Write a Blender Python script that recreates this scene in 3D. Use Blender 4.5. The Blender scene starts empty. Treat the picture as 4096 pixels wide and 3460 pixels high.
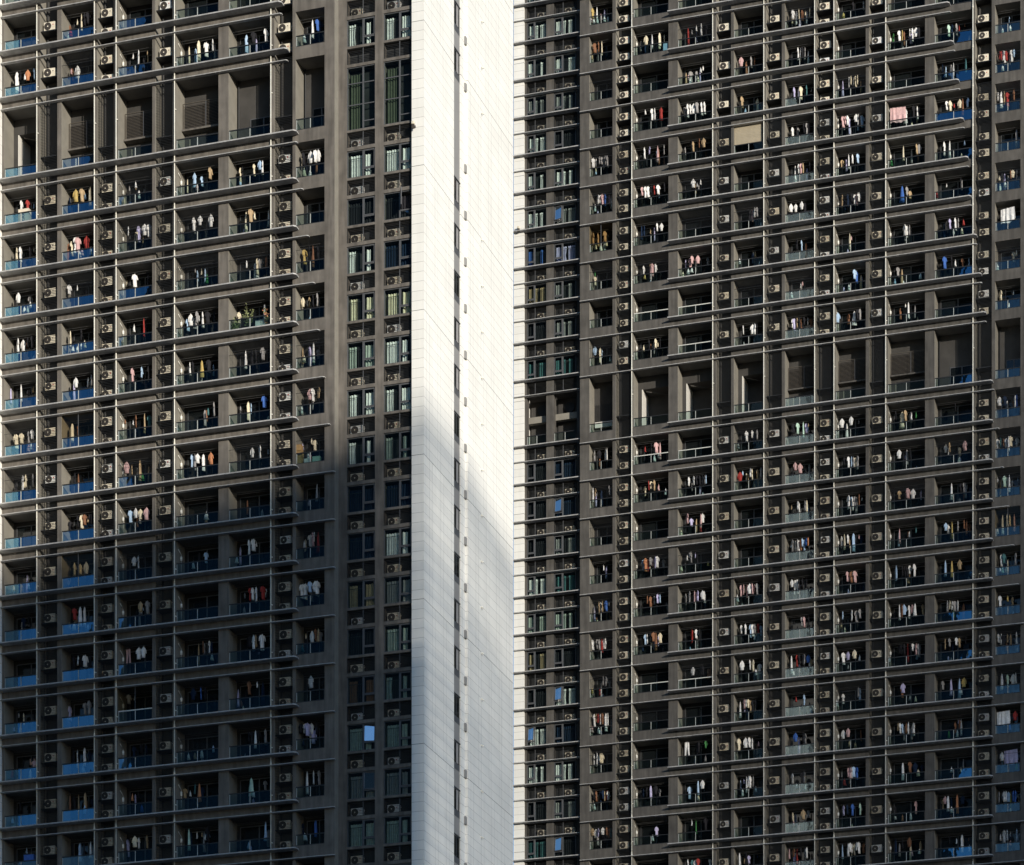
import bpy, math, random
from mathutils import Matrix, Vector, Euler

random.seed(7)
S = bpy.context.scene
COL = S.collection

# ---------------------------------------------------------------- materials
def new_mat(name):
    m = bpy.data.materials.new(name)
    m.use_nodes = True
    nt = m.node_tree
    return m, nt, nt.nodes['Principled BSDF']

def mat(name, col, rough=0.7, var=0.12, scale=3.0, metal=0.0, spec=0.3, streak=0.0):
    """plain surface with procedural tone variation (noise, optional rain streaks)"""
    m, nt, b = new_mat(name)
    b.inputs['Roughness'].default_value = rough
    b.inputs['Metallic'].default_value = metal
    b.inputs['Specular IOR Level'].default_value = spec
    tc = nt.nodes.new('ShaderNodeTexCoord')
    n = nt.nodes.new('ShaderNodeTexNoise')
    n.inputs['Scale'].default_value = scale
    n.inputs['Detail'].default_value = 5
    nt.links.new(tc.outputs['Object'], n.inputs['Vector'])
    r = nt.nodes.new('ShaderNodeMapRange')
    r.inputs['From Min'].default_value = 0.3
    r.inputs['From Max'].default_value = 0.7
    r.inputs['To Min'].default_value = 1 - var
    r.inputs['To Max'].default_value = 1 + var
    nt.links.new(n.outputs['Fac'], r.inputs['Value'])
    val = r.outputs['Result']
    if streak:
        mp = nt.nodes.new('ShaderNodeMapping')
        mp.inputs['Scale'].default_value = (2.2, 2.2, 0.22)
        nt.links.new(tc.outputs['Object'], mp.inputs['Vector'])
        n2 = nt.nodes.new('ShaderNodeTexNoise')
        n2.inputs['Scale'].default_value = 1.6
        n2.inputs['Detail'].default_value = 6
        nt.links.new(mp.outputs['Vector'], n2.inputs['Vector'])
        r2 = nt.nodes.new('ShaderNodeMapRange')
        r2.inputs['From Min'].default_value = 0.35
        r2.inputs['From Max'].default_value = 0.7
        r2.inputs['To Min'].default_value = 1 - streak
        r2.inputs['To Max'].default_value = 1 + streak
        nt.links.new(n2.outputs['Fac'], r2.inputs['Value'])
        mu = nt.nodes.new('ShaderNodeMath'); mu.operation = 'MULTIPLY'
        nt.links.new(val, mu.inputs[0]); nt.links.new(r2.outputs['Result'], mu.inputs[1])
        val = mu.outputs[0]
    mx = nt.nodes.new('ShaderNodeVectorMath'); mx.operation = 'SCALE'
    mx.inputs[0].default_value = col
    nt.links.new(val, mx.inputs['Scale'])
    nt.links.new(mx.outputs['Vector'], b.inputs['Base Color'])
    return m

def glass(name, tint, refl, refl_col=(1, 1, 1)):
    """thin pane: see-through share plus mirror share that grows at grazing angles"""
    m, nt, b = new_mat(name)
    nt.nodes.remove(b)
    out = nt.nodes['Material Output']
    tr = nt.nodes.new('ShaderNodeBsdfTransparent'); tr.inputs['Color'].default_value = (*tint, 1)
    gl = nt.nodes.new('ShaderNodeBsdfGlossy'); gl.inputs['Roughness'].default_value = 0.015
    gl.inputs['Color'].default_value = (*refl_col, 1)
    lw = nt.nodes.new('ShaderNodeLayerWeight'); lw.inputs['Blend'].default_value = 0.5
    pw = nt.nodes.new('ShaderNodeMath'); pw.operation = 'POWER'; pw.inputs[1].default_value = 5
    nt.links.new(lw.outputs['Facing'], pw.inputs[0])
    ad = nt.nodes.new('ShaderNodeMath'); ad.operation = 'MULTIPLY_ADD'; ad.inputs[1].default_value = 0.9; ad.inputs[2].default_value = refl + .04
    ad.use_clamp = True
    nt.links.new(pw.outputs[0], ad.inputs[0])
    # float glass is never quite flat
    tc = nt.nodes.new('ShaderNodeTexCoord')
    nz = nt.nodes.new('ShaderNodeTexNoise'); nz.inputs['Scale'].default_value = 0.9
    bp = nt.nodes.new('ShaderNodeBump'); bp.inputs['Strength'].default_value = 0.04; bp.inputs['Distance'].default_value = 0.1
    nt.links.new(tc.outputs['Object'], nz.inputs['Vector'])
    nt.links.new(nz.outputs['Fac'], bp.inputs['Height'])
    nt.links.new(bp.outputs['Normal'], gl.inputs['Normal'])
    mx = nt.nodes.new('ShaderNodeMixShader')
    nt.links.new(ad.outputs[0], mx.inputs[0])
    nt.links.new(tr.outputs[0], mx.inputs[1]); nt.links.new(gl.outputs[0], mx.inputs[2])
    nt.links.new(mx.outputs[0], out.inputs['Surface'])
    return m

def cladding(name, col, vertical):
    """pale cladding sheets: thin joints every 0.6 m, a wide joint every 9 m, paired upright joints shifted per 9 m band"""
    m, nt, b = new_mat(name)
    b.inputs['Roughness'].default_value = 0.55
    b.inputs['Specular IOR Level'].default_value = 0.25
    N = nt.nodes.new; Lk = nt.links.new
    tc = N('ShaderNodeTexCoord'); sx = N('ShaderNodeSeparateXYZ'); Lk(tc.outputs['Object'], sx.inputs[0])
    def M(op, a, bb=None, cc=None):
        q = N('ShaderNodeMath'); q.operation = op
        for i, v in enumerate((a, bb, cc)):
            if v is None: continue
            if isinstance(v, (int, float)): q.inputs[i].default_value = v
            else: Lk(v, q.inputs[i])
        return q.outputs[0]
    z = M('ADD', sx.outputs['Z'], -62.3 + 900)
    thin = M('LESS_THAN', M('FRACT', M('DIVIDE', z, 0.6)), 0.026 / 0.6)
    bold = M('LESS_THAN', M('FRACT', M('DIVIDE', z, 9.0)), 0.035 / 9)
    band = M('FLOOR', M('DIVIDE', z, 9.0))
    line = M('MAXIMUM', M('MULTIPLY', thin, 0.5), M('MULTIPLY', bold, 0.9))
    if vertical:
        y = M('ADD', M('ADD', sx.outputs['Y'], M('MULTIPLY', band, 0.55)), 90)
        f = M('FRACT', M('DIVIDE', y, 2.1))
        v1 = M('LESS_THAN', f, 0.02 / 2.1)
        v2 = M('MULTIPLY', M('GREATER_THAN', f, 0.26), M('LESS_THAN', f, 0.26 + 0.02 / 2.1))
        line = M('MAXIMUM', line, M('MULTIPLY', M('MAXIMUM', v1, v2), 0.75))
    # each sheet a slightly different tone, soft soiling
    cell = N('ShaderNodeCombineXYZ')
    Lk(M('FLOOR', M('DIVIDE', z, 0.6)), cell.inputs[2]); Lk(M('FLOOR', M('DIVIDE', sx.outputs['Y'], 2.1)), cell.inputs[1])
    wn = N('ShaderNodeTexWhiteNoise'); Lk(cell.outputs[0], wn.inputs['Vector'])
    ns = N('ShaderNodeTexNoise'); ns.inputs['Scale'].default_value = 0.35; ns.inputs['Detail'].default_value = 6
    Lk(tc.outputs['Object'], ns.inputs['Vector'])
    tone = M('ADD', M('MULTIPLY', wn.outputs['Value'], 0.05), M('MULTIPLY', ns.outputs['Fac'], 0.16))
    mp = N('ShaderNodeMapping'); mp.inputs['Scale'].default_value = (3.0, 3.0, 0.10)
    Lk(tc.outputs['Object'], mp.inputs['Vector'])
    n3 = N('ShaderNodeTexNoise'); n3.inputs['Scale'].default_value = 1.1; n3.inputs['Detail'].default_value = 7; Lk(mp.outputs['Vector'], n3.inputs['Vector'])
    tone = M('ADD', tone, M('MULTIPLY', n3.outputs['Fac'], 0.16))
    tone = M('ADD', tone, 0.79)
    fac = M('MULTIPLY', tone, M('SUBTRACT', 1.0, M('MULTIPLY', line, 0.85)))
    mx = N('ShaderNodeVectorMath'); mx.operation = 'SCALE'; mx.inputs[0].default_value = col
    Lk(fac, mx.inputs['Scale']); Lk(mx.outputs['Vector'], b.inputs['Base Color'])
    return m

M = {}
M['render'] = mat('dark_render', (0.132, 0.119, 0.105), 0.85, 0.17, 1.3, streak=0.24)
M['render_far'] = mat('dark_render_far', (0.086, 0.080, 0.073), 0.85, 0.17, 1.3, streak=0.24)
M['ceiling'] = mat('balcony_paint', (0.155, 0.15, 0.14), 0.85, 0.12, 2.0)
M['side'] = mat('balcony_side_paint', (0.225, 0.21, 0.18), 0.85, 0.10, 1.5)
M['shaft'] = mat('shaft_wall', (0.06, 0.057, 0.053), 0.85, 0.15, 1.0)
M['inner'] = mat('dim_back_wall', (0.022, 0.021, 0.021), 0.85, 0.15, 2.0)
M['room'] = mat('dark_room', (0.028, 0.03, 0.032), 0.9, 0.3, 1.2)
M['refuge'] = mat('refuge_wall', (0.055, 0.052, 0.049), 0.85, 0.2, 1.0)
M['jamb'] = mat('pale_sunlit_jamb', (0.62, 0.6, 0.56), 0.7, 0.05)  # jambs: sunlight put into the tone; rack band simply pale
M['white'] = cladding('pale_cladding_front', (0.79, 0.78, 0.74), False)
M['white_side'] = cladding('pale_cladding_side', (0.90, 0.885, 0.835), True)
M['slot'] = mat('grey_slot_panel', (0.27, 0.265, 0.26), 0.7, 0.06, 1.0)
M['fin'] = mat('grey_ledge_paint', (0.37, 0.365, 0.36), 0.5, 0.12, 2.5, spec=0.5, streak=0.15)
M['pipe'] = mat('ivory_pipe', (0.74, 0.72, 0.64), 0.45, 0.10, 4.0)
M['black'] = mat('black_metal', (0.018, 0.019, 0.021), 0.45, 0.1, 5.0, spec=0.5)
M['louvre'] = mat('louvre_metal', (0.022, 0.023, 0.024), 0.5, 0.1, 5.0, spec=0.4)
M['frame'] = mat('grey_window_frame', (0.085, 0.088, 0.095), 0.5, 0.08, 4.0)
M['post'] = mat('pale_aluminium', (0.42, 0.44, 0.42), 0.4, 0.05, 4.0, spec=0.5)
M['lightrail'] = mat('bare_handrail', (0.6, 0.6, 0.56), 0.4, 0.05, 4.0)
M['rod'] = mat('steel_rod', (0.10, 0.10, 0.10), 0.5, 0.05, 4.0)
M['ac'] = mat('ivory_casing', (0.68, 0.62, 0.50), 0.5, 0.14, 6.0)
M['fan'] = mat('fan_grille', (0.06, 0.05, 0.042), 0.6, 0.2, 25.0)
M['badge'] = mat('red_badge', (0.4, 0.03, 0.03), 0.5, 0.05)
M['meter'] = mat('white_meter', (0.78, 0.76, 0.7), 0.5, 0.05)
M['glass'] = glass('sky_blue_railing_glass', (0.60, 0.74, 0.72), 0.20, (0.26, 0.66, 1.0))  # blue of the reflected sky is put into the mirror colour
M['glass_dull'] = glass('dull_railing_glass', (0.60, 0.74, 0.72), 0.06, (0.66, 0.86, 0.95))  # duller copy of the same glass, without the blue sky tint
M['winglass'] = glass('window_glass', (0.74, 0.83, 0.80), 0.06, (0.6, 0.85, 1.0))
M['bluepane'] = glass('sky_mirror_glass', (0.35, 0.4, 0.45), 0.85, (0.85, 0.95, 1.0))
M['tint'] = glass('brown_glazing', (0.72, 0.66, 0.54), -0.025, (1, 0.95, 0.85))
dk, dnt, db = new_mat('dark_door_glass')
db.inputs['Base Color'].default_value = (0.008, 0.010, 0.011, 1); db.inputs['Roughness'].default_value = 0.06
db.inputs['Specular IOR Level'].default_value = 0.5
M['door'] = dk
PAL = dict(w=(.76, .75, .74), c=(.72, .64, .48), t=(.42, .31, .19), y=(.50, .37, .14), o=(.52, .23, .12), r=(.34, .05, .045),
           p=(.58, .38, .38), l=(.48, .45, .66), b=(.06, .14, .42), s=(.40, .54, .72), n=(.014, .026, .055), k=(.022, .022, .026),
           g=(.30, .29, .29), e=(.07, .165, .175), m=(.46, .64, .54), G=(.06, .20, .07), x=(.22, .11, .065), v=(.20, .20, .05), V=(.2, .08, .25), q=(.075, .085, .062), h=(.40, .44, .40))
CNAME = dict(w='white', c='cream', t='tan', y='yellow', o='orange', r='red', p='pink', l='lilac', b='blue', s='pale blue',
             n='navy', k='black', g='grey', e='teal', m='mint green', G='green', x='brown', v='olive', V='purple', q='dark green', h='pale green')
for k_, c_ in PAL.items():
    M['cl_' + k_] = mat('cloth_' + CNAME[k_].replace(' ', '_'), c_, 0.9, 0.16, 6.0, spec=0.1)
M['blind'] = mat('beige_blind', (.34, .29, .21), 0.85, 0.08, 3.0)
M['skin'] = mat('skin', (.50, .30, .22), 0.6, 0.05)
M['hair'] = mat('hair', (.012, .010, .010), 0.5, 0.1)
M['leaf'] = mat('leaf', (.24, .26, .12), 0.6, 0.4, 9.0)
M['soil'] = mat('terracotta', (.25, .10, .05), 0.8, 0.1)
M['card'] = mat('cardboard', (.48, .30, .13), 0.8, 0.1, 4.0)
M['ink'] = mat('printing_ink', (.02, .02, .02), 0.7, 0.0)

# ---------------------------------------------------------------- mesh builder
class MB:
    def __init__(s):
        s.v = []; s.f = []; s.mi = []
    def quad(s, pts, m=0):
        i = len(s.v); s.v += [tuple(p) for p in pts]; s.f.append(tuple(range(i, i + len(pts)))); s.mi.append(m)
    def box(s, x0, x1, y0, y1, z0, z1, m=0, skip=''):
        i = len(s.v)
        s.v += [(x0, y0, z0), (x1, y0, z0), (x1, y1, z0), (x0, y1, z0), (x0, y0, z1), (x1, y0, z1), (x1, y1, z1), (x0, y1, z1)]
        for key, f in (('b', (0, 3, 2, 1)), ('t', (4, 5, 6, 7)), ('f', (0, 1, 5, 4)), ('r', (1, 2, 6, 5)), ('k', (2, 3, 7, 6)), ('l', (3, 0, 4, 7))):
            if key in skip: continue
            s.f.append(tuple(i + q for q in f)); s.mi.append(m if not isinstance(m, dict) else m.get(key, m['*']))
    def bevbox(s, x0, x1, y0, y1, z0, z1, c, m=0):
        """box with chamfered vertical and top/bottom edges"""
        i = len(s.v)
        def ring(z, e):
            return [(x0 + c + e, y0 + e, z), (x1 - c - e, y0 + e, z), (x1 - e, y0 + c + e, z), (x1 - e, y1 - c - e, z),
                    (x1 - c - e, y1 - e, z), (x0 + c + e, y1 - e, z), (x0 + e, y1 - c - e, z), (x0 + e, y0 + c + e, z)]
        for z, e in ((z0, c), (z0 + c, 0), (z1 - c, 0), (z1, c)): s.v += ring(z, e)
        for a in range(3):
            for q in range(8):
                p, r = i + a * 8, i + a * 8 + 8
                s.f.append((p + q, p + (q + 1) % 8, r + (q + 1) % 8, r + q)); s.mi.append(m)
        s.f.append(tuple(i + 7 - q for q in range(8))); s.mi.append(m)
        s.f.append(tuple(i + 24 + q for q in range(8))); s.mi.append(m)
    def rings(s, rs, m=0, cap=True):
        i = len(s.v); n = len(rs[0])
        for r in rs: s.v += [tuple(p) for p in r]
        for a in range(len(rs) - 1):
            for q in range(n):
                s.f.append((i + a * n + q, i + a * n + (q + 1) % n, i + (a + 1) * n + (q + 1) % n, i + (a + 1) * n + q)); s.mi.append(m)
        if cap:
            s.f.append(tuple(i + n - 1 - q for q in range(n))); s.mi.append(m)
            s.f.append(tuple(i + (len(rs) - 1) * n + q for q in range(n))); s.mi.append(m)
    def tube(s, a, b, r, n=8, m=0, r2=None):
        a, b = Vector(a), Vector(b); d = (b - a).normalized()
        u = d.orthogonal().normalized(); w = d.cross(u)
        r2 = r if r2 is None else r2
        s.rings([[p + (u * math.cos(2 * math.pi * q / n) + w * math.sin(2 * math.pi * q / n)) * rr for q in range(n)] for p, rr in ((a, r), (b, r2))], m)
    def mesh(s, name, mats, smooth=False):
        me = bpy.data.meshes.new(name); me.from_pydata(s.v, [], s.f)
        for mm in mats: me.materials.append(M[mm] if isinstance(mm, str) else mm)
        me.polygons.foreach_set('material_index', s.mi)
        if smooth: me.polygons.foreach_set('use_smooth', [True] * len(s.f))
        me.update(); return me
    def build(s, name, mats, parent=None, smooth=False, loc=None):
        return obj(name, s.mesh(name, mats, smooth), parent, loc)

def obj(name, data, parent=None, loc=None, rz=None):
    o = bpy.data.objects.new(name, data); COL.objects.link(o)
    if parent is not None: o.parent = parent
    if loc is not None: o.location = loc
    if rz is not None: o.rotation_euler.z = rz
    return o
def tag(o, label=None, cat=None, group=None, kind=None):
    if label: o['label'] = label
    if cat: o['category'] = cat
    if group: o['group'] = group
    if kind: o['kind'] = kind
    return o
def copy_thing(o, mw):
    c = o.copy(); COL.objects.link(c); c.matrix_world = mw
    for ch in o.children:
        d = ch.copy(); COL.objects.link(d); d.parent = c
    return c
ORD = ['first', 'second', 'third', 'fourth', 'fifth', 'sixth', 'seventh', 'eighth', 'ninth', 'tenth', 'eleventh', 'twelfth', 'thirteenth',
       'fourteenth', 'fifteenth', 'sixteenth', 'seventeenth', 'eighteenth', 'nineteenth', 'twentieth', 'twenty-first', 'twenty-second', 'twenty-third', 'twenty-fourth', 'twenty-fifth']

# ---------------------------------------------------------------- camera
F_PX, CX, YH, W_PX, H_PX = 13011.0, 2048.0, 6980.0, 4096.0, 3460.0
cam = bpy.data.cameras.new('camera'); camo = bpy.data.objects.new('camera', cam); COL.objects.link(camo)
cam.sensor_width = 36; cam.sensor_fit = 'HORIZONTAL'; cam.lens = F_PX / W_PX * 36
cam.shift_y = (YH - H_PX / 2) / W_PX
cam.clip_start = 1; cam.clip_end = 30000
camo.location = (0, 0, 0); camo.rotation_euler = (math.pi / 2, 0, 0)
S.camera = camo
GROUND = -1.7
TH = math.radians(-18.2973)

def seen(p, margin=14):
    """is a world point inside the photo (plus a margin)?  only used to leave out what no one could see"""
    if p.y < 5: return False
    x = CX + F_PX * p.x / p.y; y = YH - F_PX * p.z / p.y
    return -margin < x < W_PX + margin and -margin < y < H_PX + margin

class Tower:
    def __init__(s, name, side, origin, floors, lo, hi, tall):
        s.root = bpy.data.objects.new(name, None); COL.objects.link(s.root)
        s.root.location = (origin[0], origin[1], 0); s.root.rotation_euler.z = TH
        s.mw = Matrix.Translation((origin[0], origin[1], 0)) @ Matrix.Rotation(TH, 4, 'Z')
        c = s.mw.inverted() @ Vector((0, 0, 0)); s.cu, s.cd = c.x, c.y
        s.T = floors; s.lo, s.hi, s.tall, s.side = lo, hi, tall, side
        s.wall = MB(); s.rails = []; s.doors = []; s.shelves = []; s.things_ac = []; s.rods = MB()
    def F(s, k): return s.T(k + 1) + .59
    def sight(s, u, d):
        """u of a point at depth d that is seen through point u of the facade"""
        return u + (u - s.cu) / (0 - s.cd) * d
    def vis(s, u, d, z, m=14): return seen(s.mw @ Vector((u, d, z)), m)
    def place(s, u, d, z, rz=0): return s.mw @ Matrix.Translation((u, d, z)) @ Matrix.Rotation(rz, 4, 'Z')

WM = ['render', 'ceiling', 'side', 'inner', 'room', 'refuge', 'jamb', 'black', 'shaft']   # wall slots
RENDER, CEIL, SIDE, INNER, ROOM, REFUGE, JAMB, BLACK, SHAFT = range(9)
DEP = 1.38

AC_BODY = MB()
AC_BODY.bevbox(-.4, .4, 0, .30, .04, .58, .02)
for sx in (-.28, .28): AC_BODY.box(sx - .03, sx + .03, .02, .28, 0, .04)
for q in range(7): AC_BODY.box(.17, .37, -.004, .003, .12 + q * .055, .135 + q * .055)
AC_BODY.box(.20, .27, -.006, .002, .36, .42, 1)
AC_BODY.box(.401, .415, .06, .2, .1, .3)
AC_BODY.tube((.41, .12, .2), (.43, .22, .42), .015, 6); AC_BODY.tube((.43, .22, .42), (.40, .42, .55), .015, 6)
M['ac_white'] = mat('white_casing', (.70, .70, .68), .5, .12, 6.0); M['ac_old'] = mat('aged_casing', (.62, .55, .42), .55, .16, 5.0)
AC_MESHES = [AC_BODY.mesh('air_conditioner', [q, b_]) for q, b_ in (('ac', 'badge'), ('ac', 'fan'), ('ac_white', 'badge'), ('ac_old', 'badge'))]
AC_MESH = AC_MESHES[0]
g = MB()
def disc(mb, r, y, m=0, n=24, cx=-.12, cz=.31): mb.quad([(cx + r * math.cos(-2 * math.pi * i / n), y, cz + r * math.sin(-2 * math.pi * i / n)) for i in range(n)][::-1], m)
disc(g, .235, -.006, 0)
for rr in (.235, .18, .12, .07):
    n = 24
    for i in range(n):
        a, b = 2 * math.pi * i / n, 2 * math.pi * (i + 1) / n
        p = lambda r_, a_: (-.12 + r_ * math.cos(a_), -.012, .31 + r_ * math.sin(a_))
        g.quad([p(rr - .006, a), p(rr + .006, a), p(rr + .006, b), p(rr - .006, b)], 1)
disc(g, .045, -.014, 2, 12)
FAN_MESH = g.mesh('fan_grille', ['fan', 'black', 'ac'])

# ------------------------------------------------------------ shared pieces
def railing_mesh(w, z0, z1, sill, light):
    fr = MB(); gl = MB()
    fr.box(0, w, -.03, .03, z1, z1 + .06, 1 if light else 0)
    fr.box(0, w, -.02, .02, z0, z0 + .04, 0)
    for x in (0.0, w * .5 - .02, w - .035): fr.box(x, x + .035, -.02, .02, z0 + .04, z1, 2 if x > 0 and x < w * .8 else (2 if x == 0 else 0))
    fr.box(-.03, -.001, -.025, .025, z0, z1 + .06, 0)
    for a, b in ((.05, w * .5 - .03), (w * .5 + .03, w - .05)):
        gl.quad([(a, 0, z0 + .045), (b, 0, z0 + .045), (b, 0, z1 - .005), (a, 0, z1 - .005)])
    return fr, gl

def add_rail(t, col, k, u0, u1, sill, light):
    z0 = .22 if sill else .04
    t.rails.append((col, k, u0 + .04, u1 - .03, z0, .86, sill, light, .78 if col == 'W' else .06))

def make_rails(t):
    lst = sorted(t.rails, key=lambda r: -(r[3] - r[2]) * (1 if t.vis((r[2] + r[3]) / 2, 0, t.F(r[1]) + .4, -20) else .01))
    cache = {}
    rest_f, rest_g = MB(), MB()
    for i, (col, k, u0, u1, z0, z1, sill, light, dd) in enumerate(lst):
        w = u1 - u0; gm = 'glass_dull' if (t.side == 'right' and col not in 'NO') else 'glass'  # right tower: sky-blue copy kept to its last two columns
        if i < 100:
            key = (round(w, 2), sill, light, gm)
            if key not in cache:
                fr, gl = railing_mesh(w, z0, z1, sill, light)
                cache[key] = (fr.mesh('balcony_railing', ['black', 'lightrail', 'post']), gl.mesh('glass_panel', [gm]))
            o = obj('balcony_railing', cache[key][0], t.root, (u0, dd, t.F(k)))
            pn = obj('glass_panel', cache[key][1], o); pn.rotation_euler.z = random.Random(i).gauss(0, .006)
        else:
            fr, gl = railing_mesh(w, z0, z1, sill, light)
            for src, dst in ((fr, rest_f), (gl, rest_g)):
                n = len(dst.v)
                dst.v += [(x + u0, y + dd, z + t.F(k)) for x, y, z in src.v]
                dst.f += [tuple(q + n for q in f) for f in src.f]; dst.mi += src.mi
    if rest_f.f:
        o = tag(rest_f.build('balcony_railing', ['black', 'lightrail', 'post'], t.root), kind='stuff')
        rest_g.build('glass_panel', ['glass_dull'], o)

def make_shelves(t):
    lst = [q for q in t.shelves if t.vis((q[0] + q[1]) / 2, .1, q[2], 10)]
    lst.sort(key=lambda q: -(q[1] - q[0])); rest = MB(); cache = {}
    for i, (u0, u1, z0, z1) in enumerate(lst):
        if i < 100:
            key = (round(u1 - u0, 3), round(z1 - z0, 3))
            if key not in cache:
                mb = MB(); mb.box(0, u1 - u0, .13, .93, 0, z1 - z0); cache[key] = mb.mesh('equipment_shelf', ['black'])
            obj('equipment_shelf', cache[key], t.root, (u0, 0, z0))
        else: rest.box(u0, u1, .13, .93, z0, z1)
    if rest.f: tag(rest.build('equipment_shelf', ['black'], t.root), kind='stuff')

def make_doors(t):
    lst = sorted(t.doors, key=lambda r: -(r[3] - r[2]) * (1 if t.vis((r[2] + r[3]) / 2, 0, t.F(r[1]) + .9, -20) else .01))
    cache = {}; rest = MB()
    def door(w, h):
        mb = MB()
        mb.box(0, w, -.03, .0, h, h + .06); mb.box(0, .05, -.03, 0, 0, h); mb.box(w - .05, w, -.03, 0, 0, h)
        mb.box(w * .5 - .04, w * .5 + .04, -.035, 0, 0, h)
        mb.quad([(.05, -.01, 0), (w * .5 - .04, -.01, 0), (w * .5 - .04, -.01, h), (.05, -.01, h)], 1)
        mb.quad([(w * .5 + .04, -.012, 0), (w - .05, -.012, 0), (w - .05, -.012, h), (w * .5 + .04, -.012, h)], 1)
        return mb
    for i, (col, k, u0, u1) in enumerate(lst):
        w = u1 - u0; h = 2.05
        if i < 100:
            key = round(w, 2)
            if key not in cache: cache[key] = door(w, h).mesh('sliding_door', ['frame', 'door'])
            obj('sliding_door', cache[key], t.root, (u0, DEP, t.F(k) + .02))
        else:
            src = door(w, h); n = len(rest.v)
            rest.v += [(x + u0, y + DEP, z + t.F(k) + .02) for x, y, z in src.v]
            rest.f += [tuple(q + n for q in f) for f in src.f]; rest.mi += src.mi
    if rest.f: tag(rest.build('sliding_door', ['frame', 'door'], t.root), kind='stuff')

def curtain_mesh(w, h, seed):
    rnd = random.Random(seed); mb = MB(); n = max(6, int(w / .03))
    ph = rnd.random() * 6; sag = rnd.uniform(-.04, .04)
    row = lambda z, wx: [(x * wx / n, .045 * math.sin(x * 1.05 + ph) + .02 * math.sin(x * .43 + ph * 2), z) for x in range(n + 1)]
    a, b, c = row(h, w), row(h * .5, w * (1 - abs(sag) * 2)), row(0.03, w * (1 + sag))
    for lo, hi in ((c, b), (b, a)):
        for i in range(n): mb.quad([lo[i], lo[i + 1], hi[i + 1], hi[i]])
    return mb

def make_window(t, u0, u1, z0, z1, d, casement_right, cols, opened=None, tall=False, seed=0):
    """fixed pane beside a narrow casement over a small bottom light; guard bars and curtain behind"""
    w, h = u1 - u0, z1 - z0; fr = MB(); gl = MB(); b = .055
    fr.box(0, w, 0, .07, 0, b); fr.box(0, w, 0, .07, h - b, h); fr.box(0, b, 0, .07, b, h - b); fr.box(w - b, w, 0, .07, b, h - b)
    ms = w * (.57 if casement_right else .40)
    fr.box(ms - .045, ms + .045, -.01, .07, b, h - b)
    big = (b, ms - .045) if casement_right else (ms + .045, w - b)
    sm = (ms + .045, w - b) if casement_right else (b, ms - .045)
    q = lambda a, bb, zz0, zz1, mb, y=.035: mb.quad([(a, y, zz0), (bb, y, zz0), (bb, y, zz1), (a, y, zz1)])
    if tall:
        for zz in (.40 * h, .74 * h): fr.box(b, w - b, 0.002, .065, zz - .03, zz + .03)
        fr.box(sm[0], sm[1], .004, .06, .12 * h, .12 * h + .06)
        q(b, ms - .045, b, h - b, gl); q(ms + .045, w - b, b, h - b, gl)
    else:
        tz = h * .30
        fr.box(sm[0], sm[1], 0.002, .065, tz - .04, tz + .04)
        q(big[0], big[1], b, h - b, gl)
        q(sm[0], sm[1], b, tz - .04, gl)
        zr = h * .72
        fr.box(big[0], big[1], .10, .12, zr, zr + .03, 1)
        nb = 8
        for i in range(nb):
            x = big[0] + (big[1] - big[0]) * (i + .5) / nb
            fr.box(x - .009, x + .009, .105, .118, b, zr, 1)
    o = fr.build('window', ['frame', 'black'], t.root, loc=(u0, d, z0))
    gl.build('pane', ['winglass'], o)
    if not tall:
        ch = h - b - tz - .04; cw = sm[1] - sm[0]
        cf = MB()
        for a in ((0, cw, 0, .05), (0, cw, ch - .05, ch), (0, .045, .05, ch - .05), (cw - .045, cw, .05, ch - .05)): cf.box(a[0], a[1], -.02, .03, a[2], a[3])
        cf.quad([(.045, .005, .05), (cw - .045, .005, .05), (cw - .045, .005, ch - .05), (.045, .005, ch - .05)], 1)
        co = cf.build('casement', ['frame', 'bluepane' if opened is not None else 'winglass'], o, loc=(sm[0], 0.0, tz + .04))
        if opened is not None: co.rotation_euler = opened; co.location.y = -.05
    for (c, a, bb) in cols:
        cm = curtain_mesh((bb - a) * (w - .1), h * (.86 if not tall else .9), seed * 7 + int(a * 100))
        cm.build('curtain', ['cl_' + c], o, loc=(.05 + a * (w - .1), .26, .02), smooth=True)
    return o

def louvre_panel(t, u0, u1, z0, z1, d, split, name='louvre_panel'):
    mb = MB(); w, h = u1 - u0, z1 - z0
    mb.box(0, .04, 0, .05, 0, h); mb.box(w - .04, w, 0, .05, 0, h); mb.box(.04, w - .04, 0, .05, 0, .03); mb.box(.04, w - .04, 0, .05, h - .03, h)
    mb.box(w * split - .02, w * split + .02, -.006, .05, .03, h - .03, 1)
    n = int((h - .08) / .095)
    for i in range(n):
        z = .06 + i * .095
        mb.quad([(.04, .002, z), (w - .04, .002, z), (w - .04, .05, z + .014), (.04, .05, z + .014)])
        mb.quad([(.04, .002, z), (.04, .002, z - .02), (w - .04, .002, z - .02), (w - .04, .002, z)])
    return mb.build(name, ['louvre', 'frame'], t.root, loc=(u0, d, z0))

def ledge(t, u0, u1, d0, z0, z1, cut=.12, d1=0.0, left=False, name='ledge'):
    """projecting fin with a slim lip at the front and a clipped end"""
    mb = MB()
    fr = [(u0 + (cut if left else 0), d0), (u1 - cut, d0), (u1, d0 + cut), (u1, d1), (u0, d1)]
    if left: fr.append((u0, d0 + cut))
    mb.rings([[(x, y, z0 + .012 if y < d1 else z0) for x, y in fr], [(x, y, z1) for x, y in fr]])
    # joint lines of the metal covers
    return mb.build(name, ['fin'], t.root)

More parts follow.
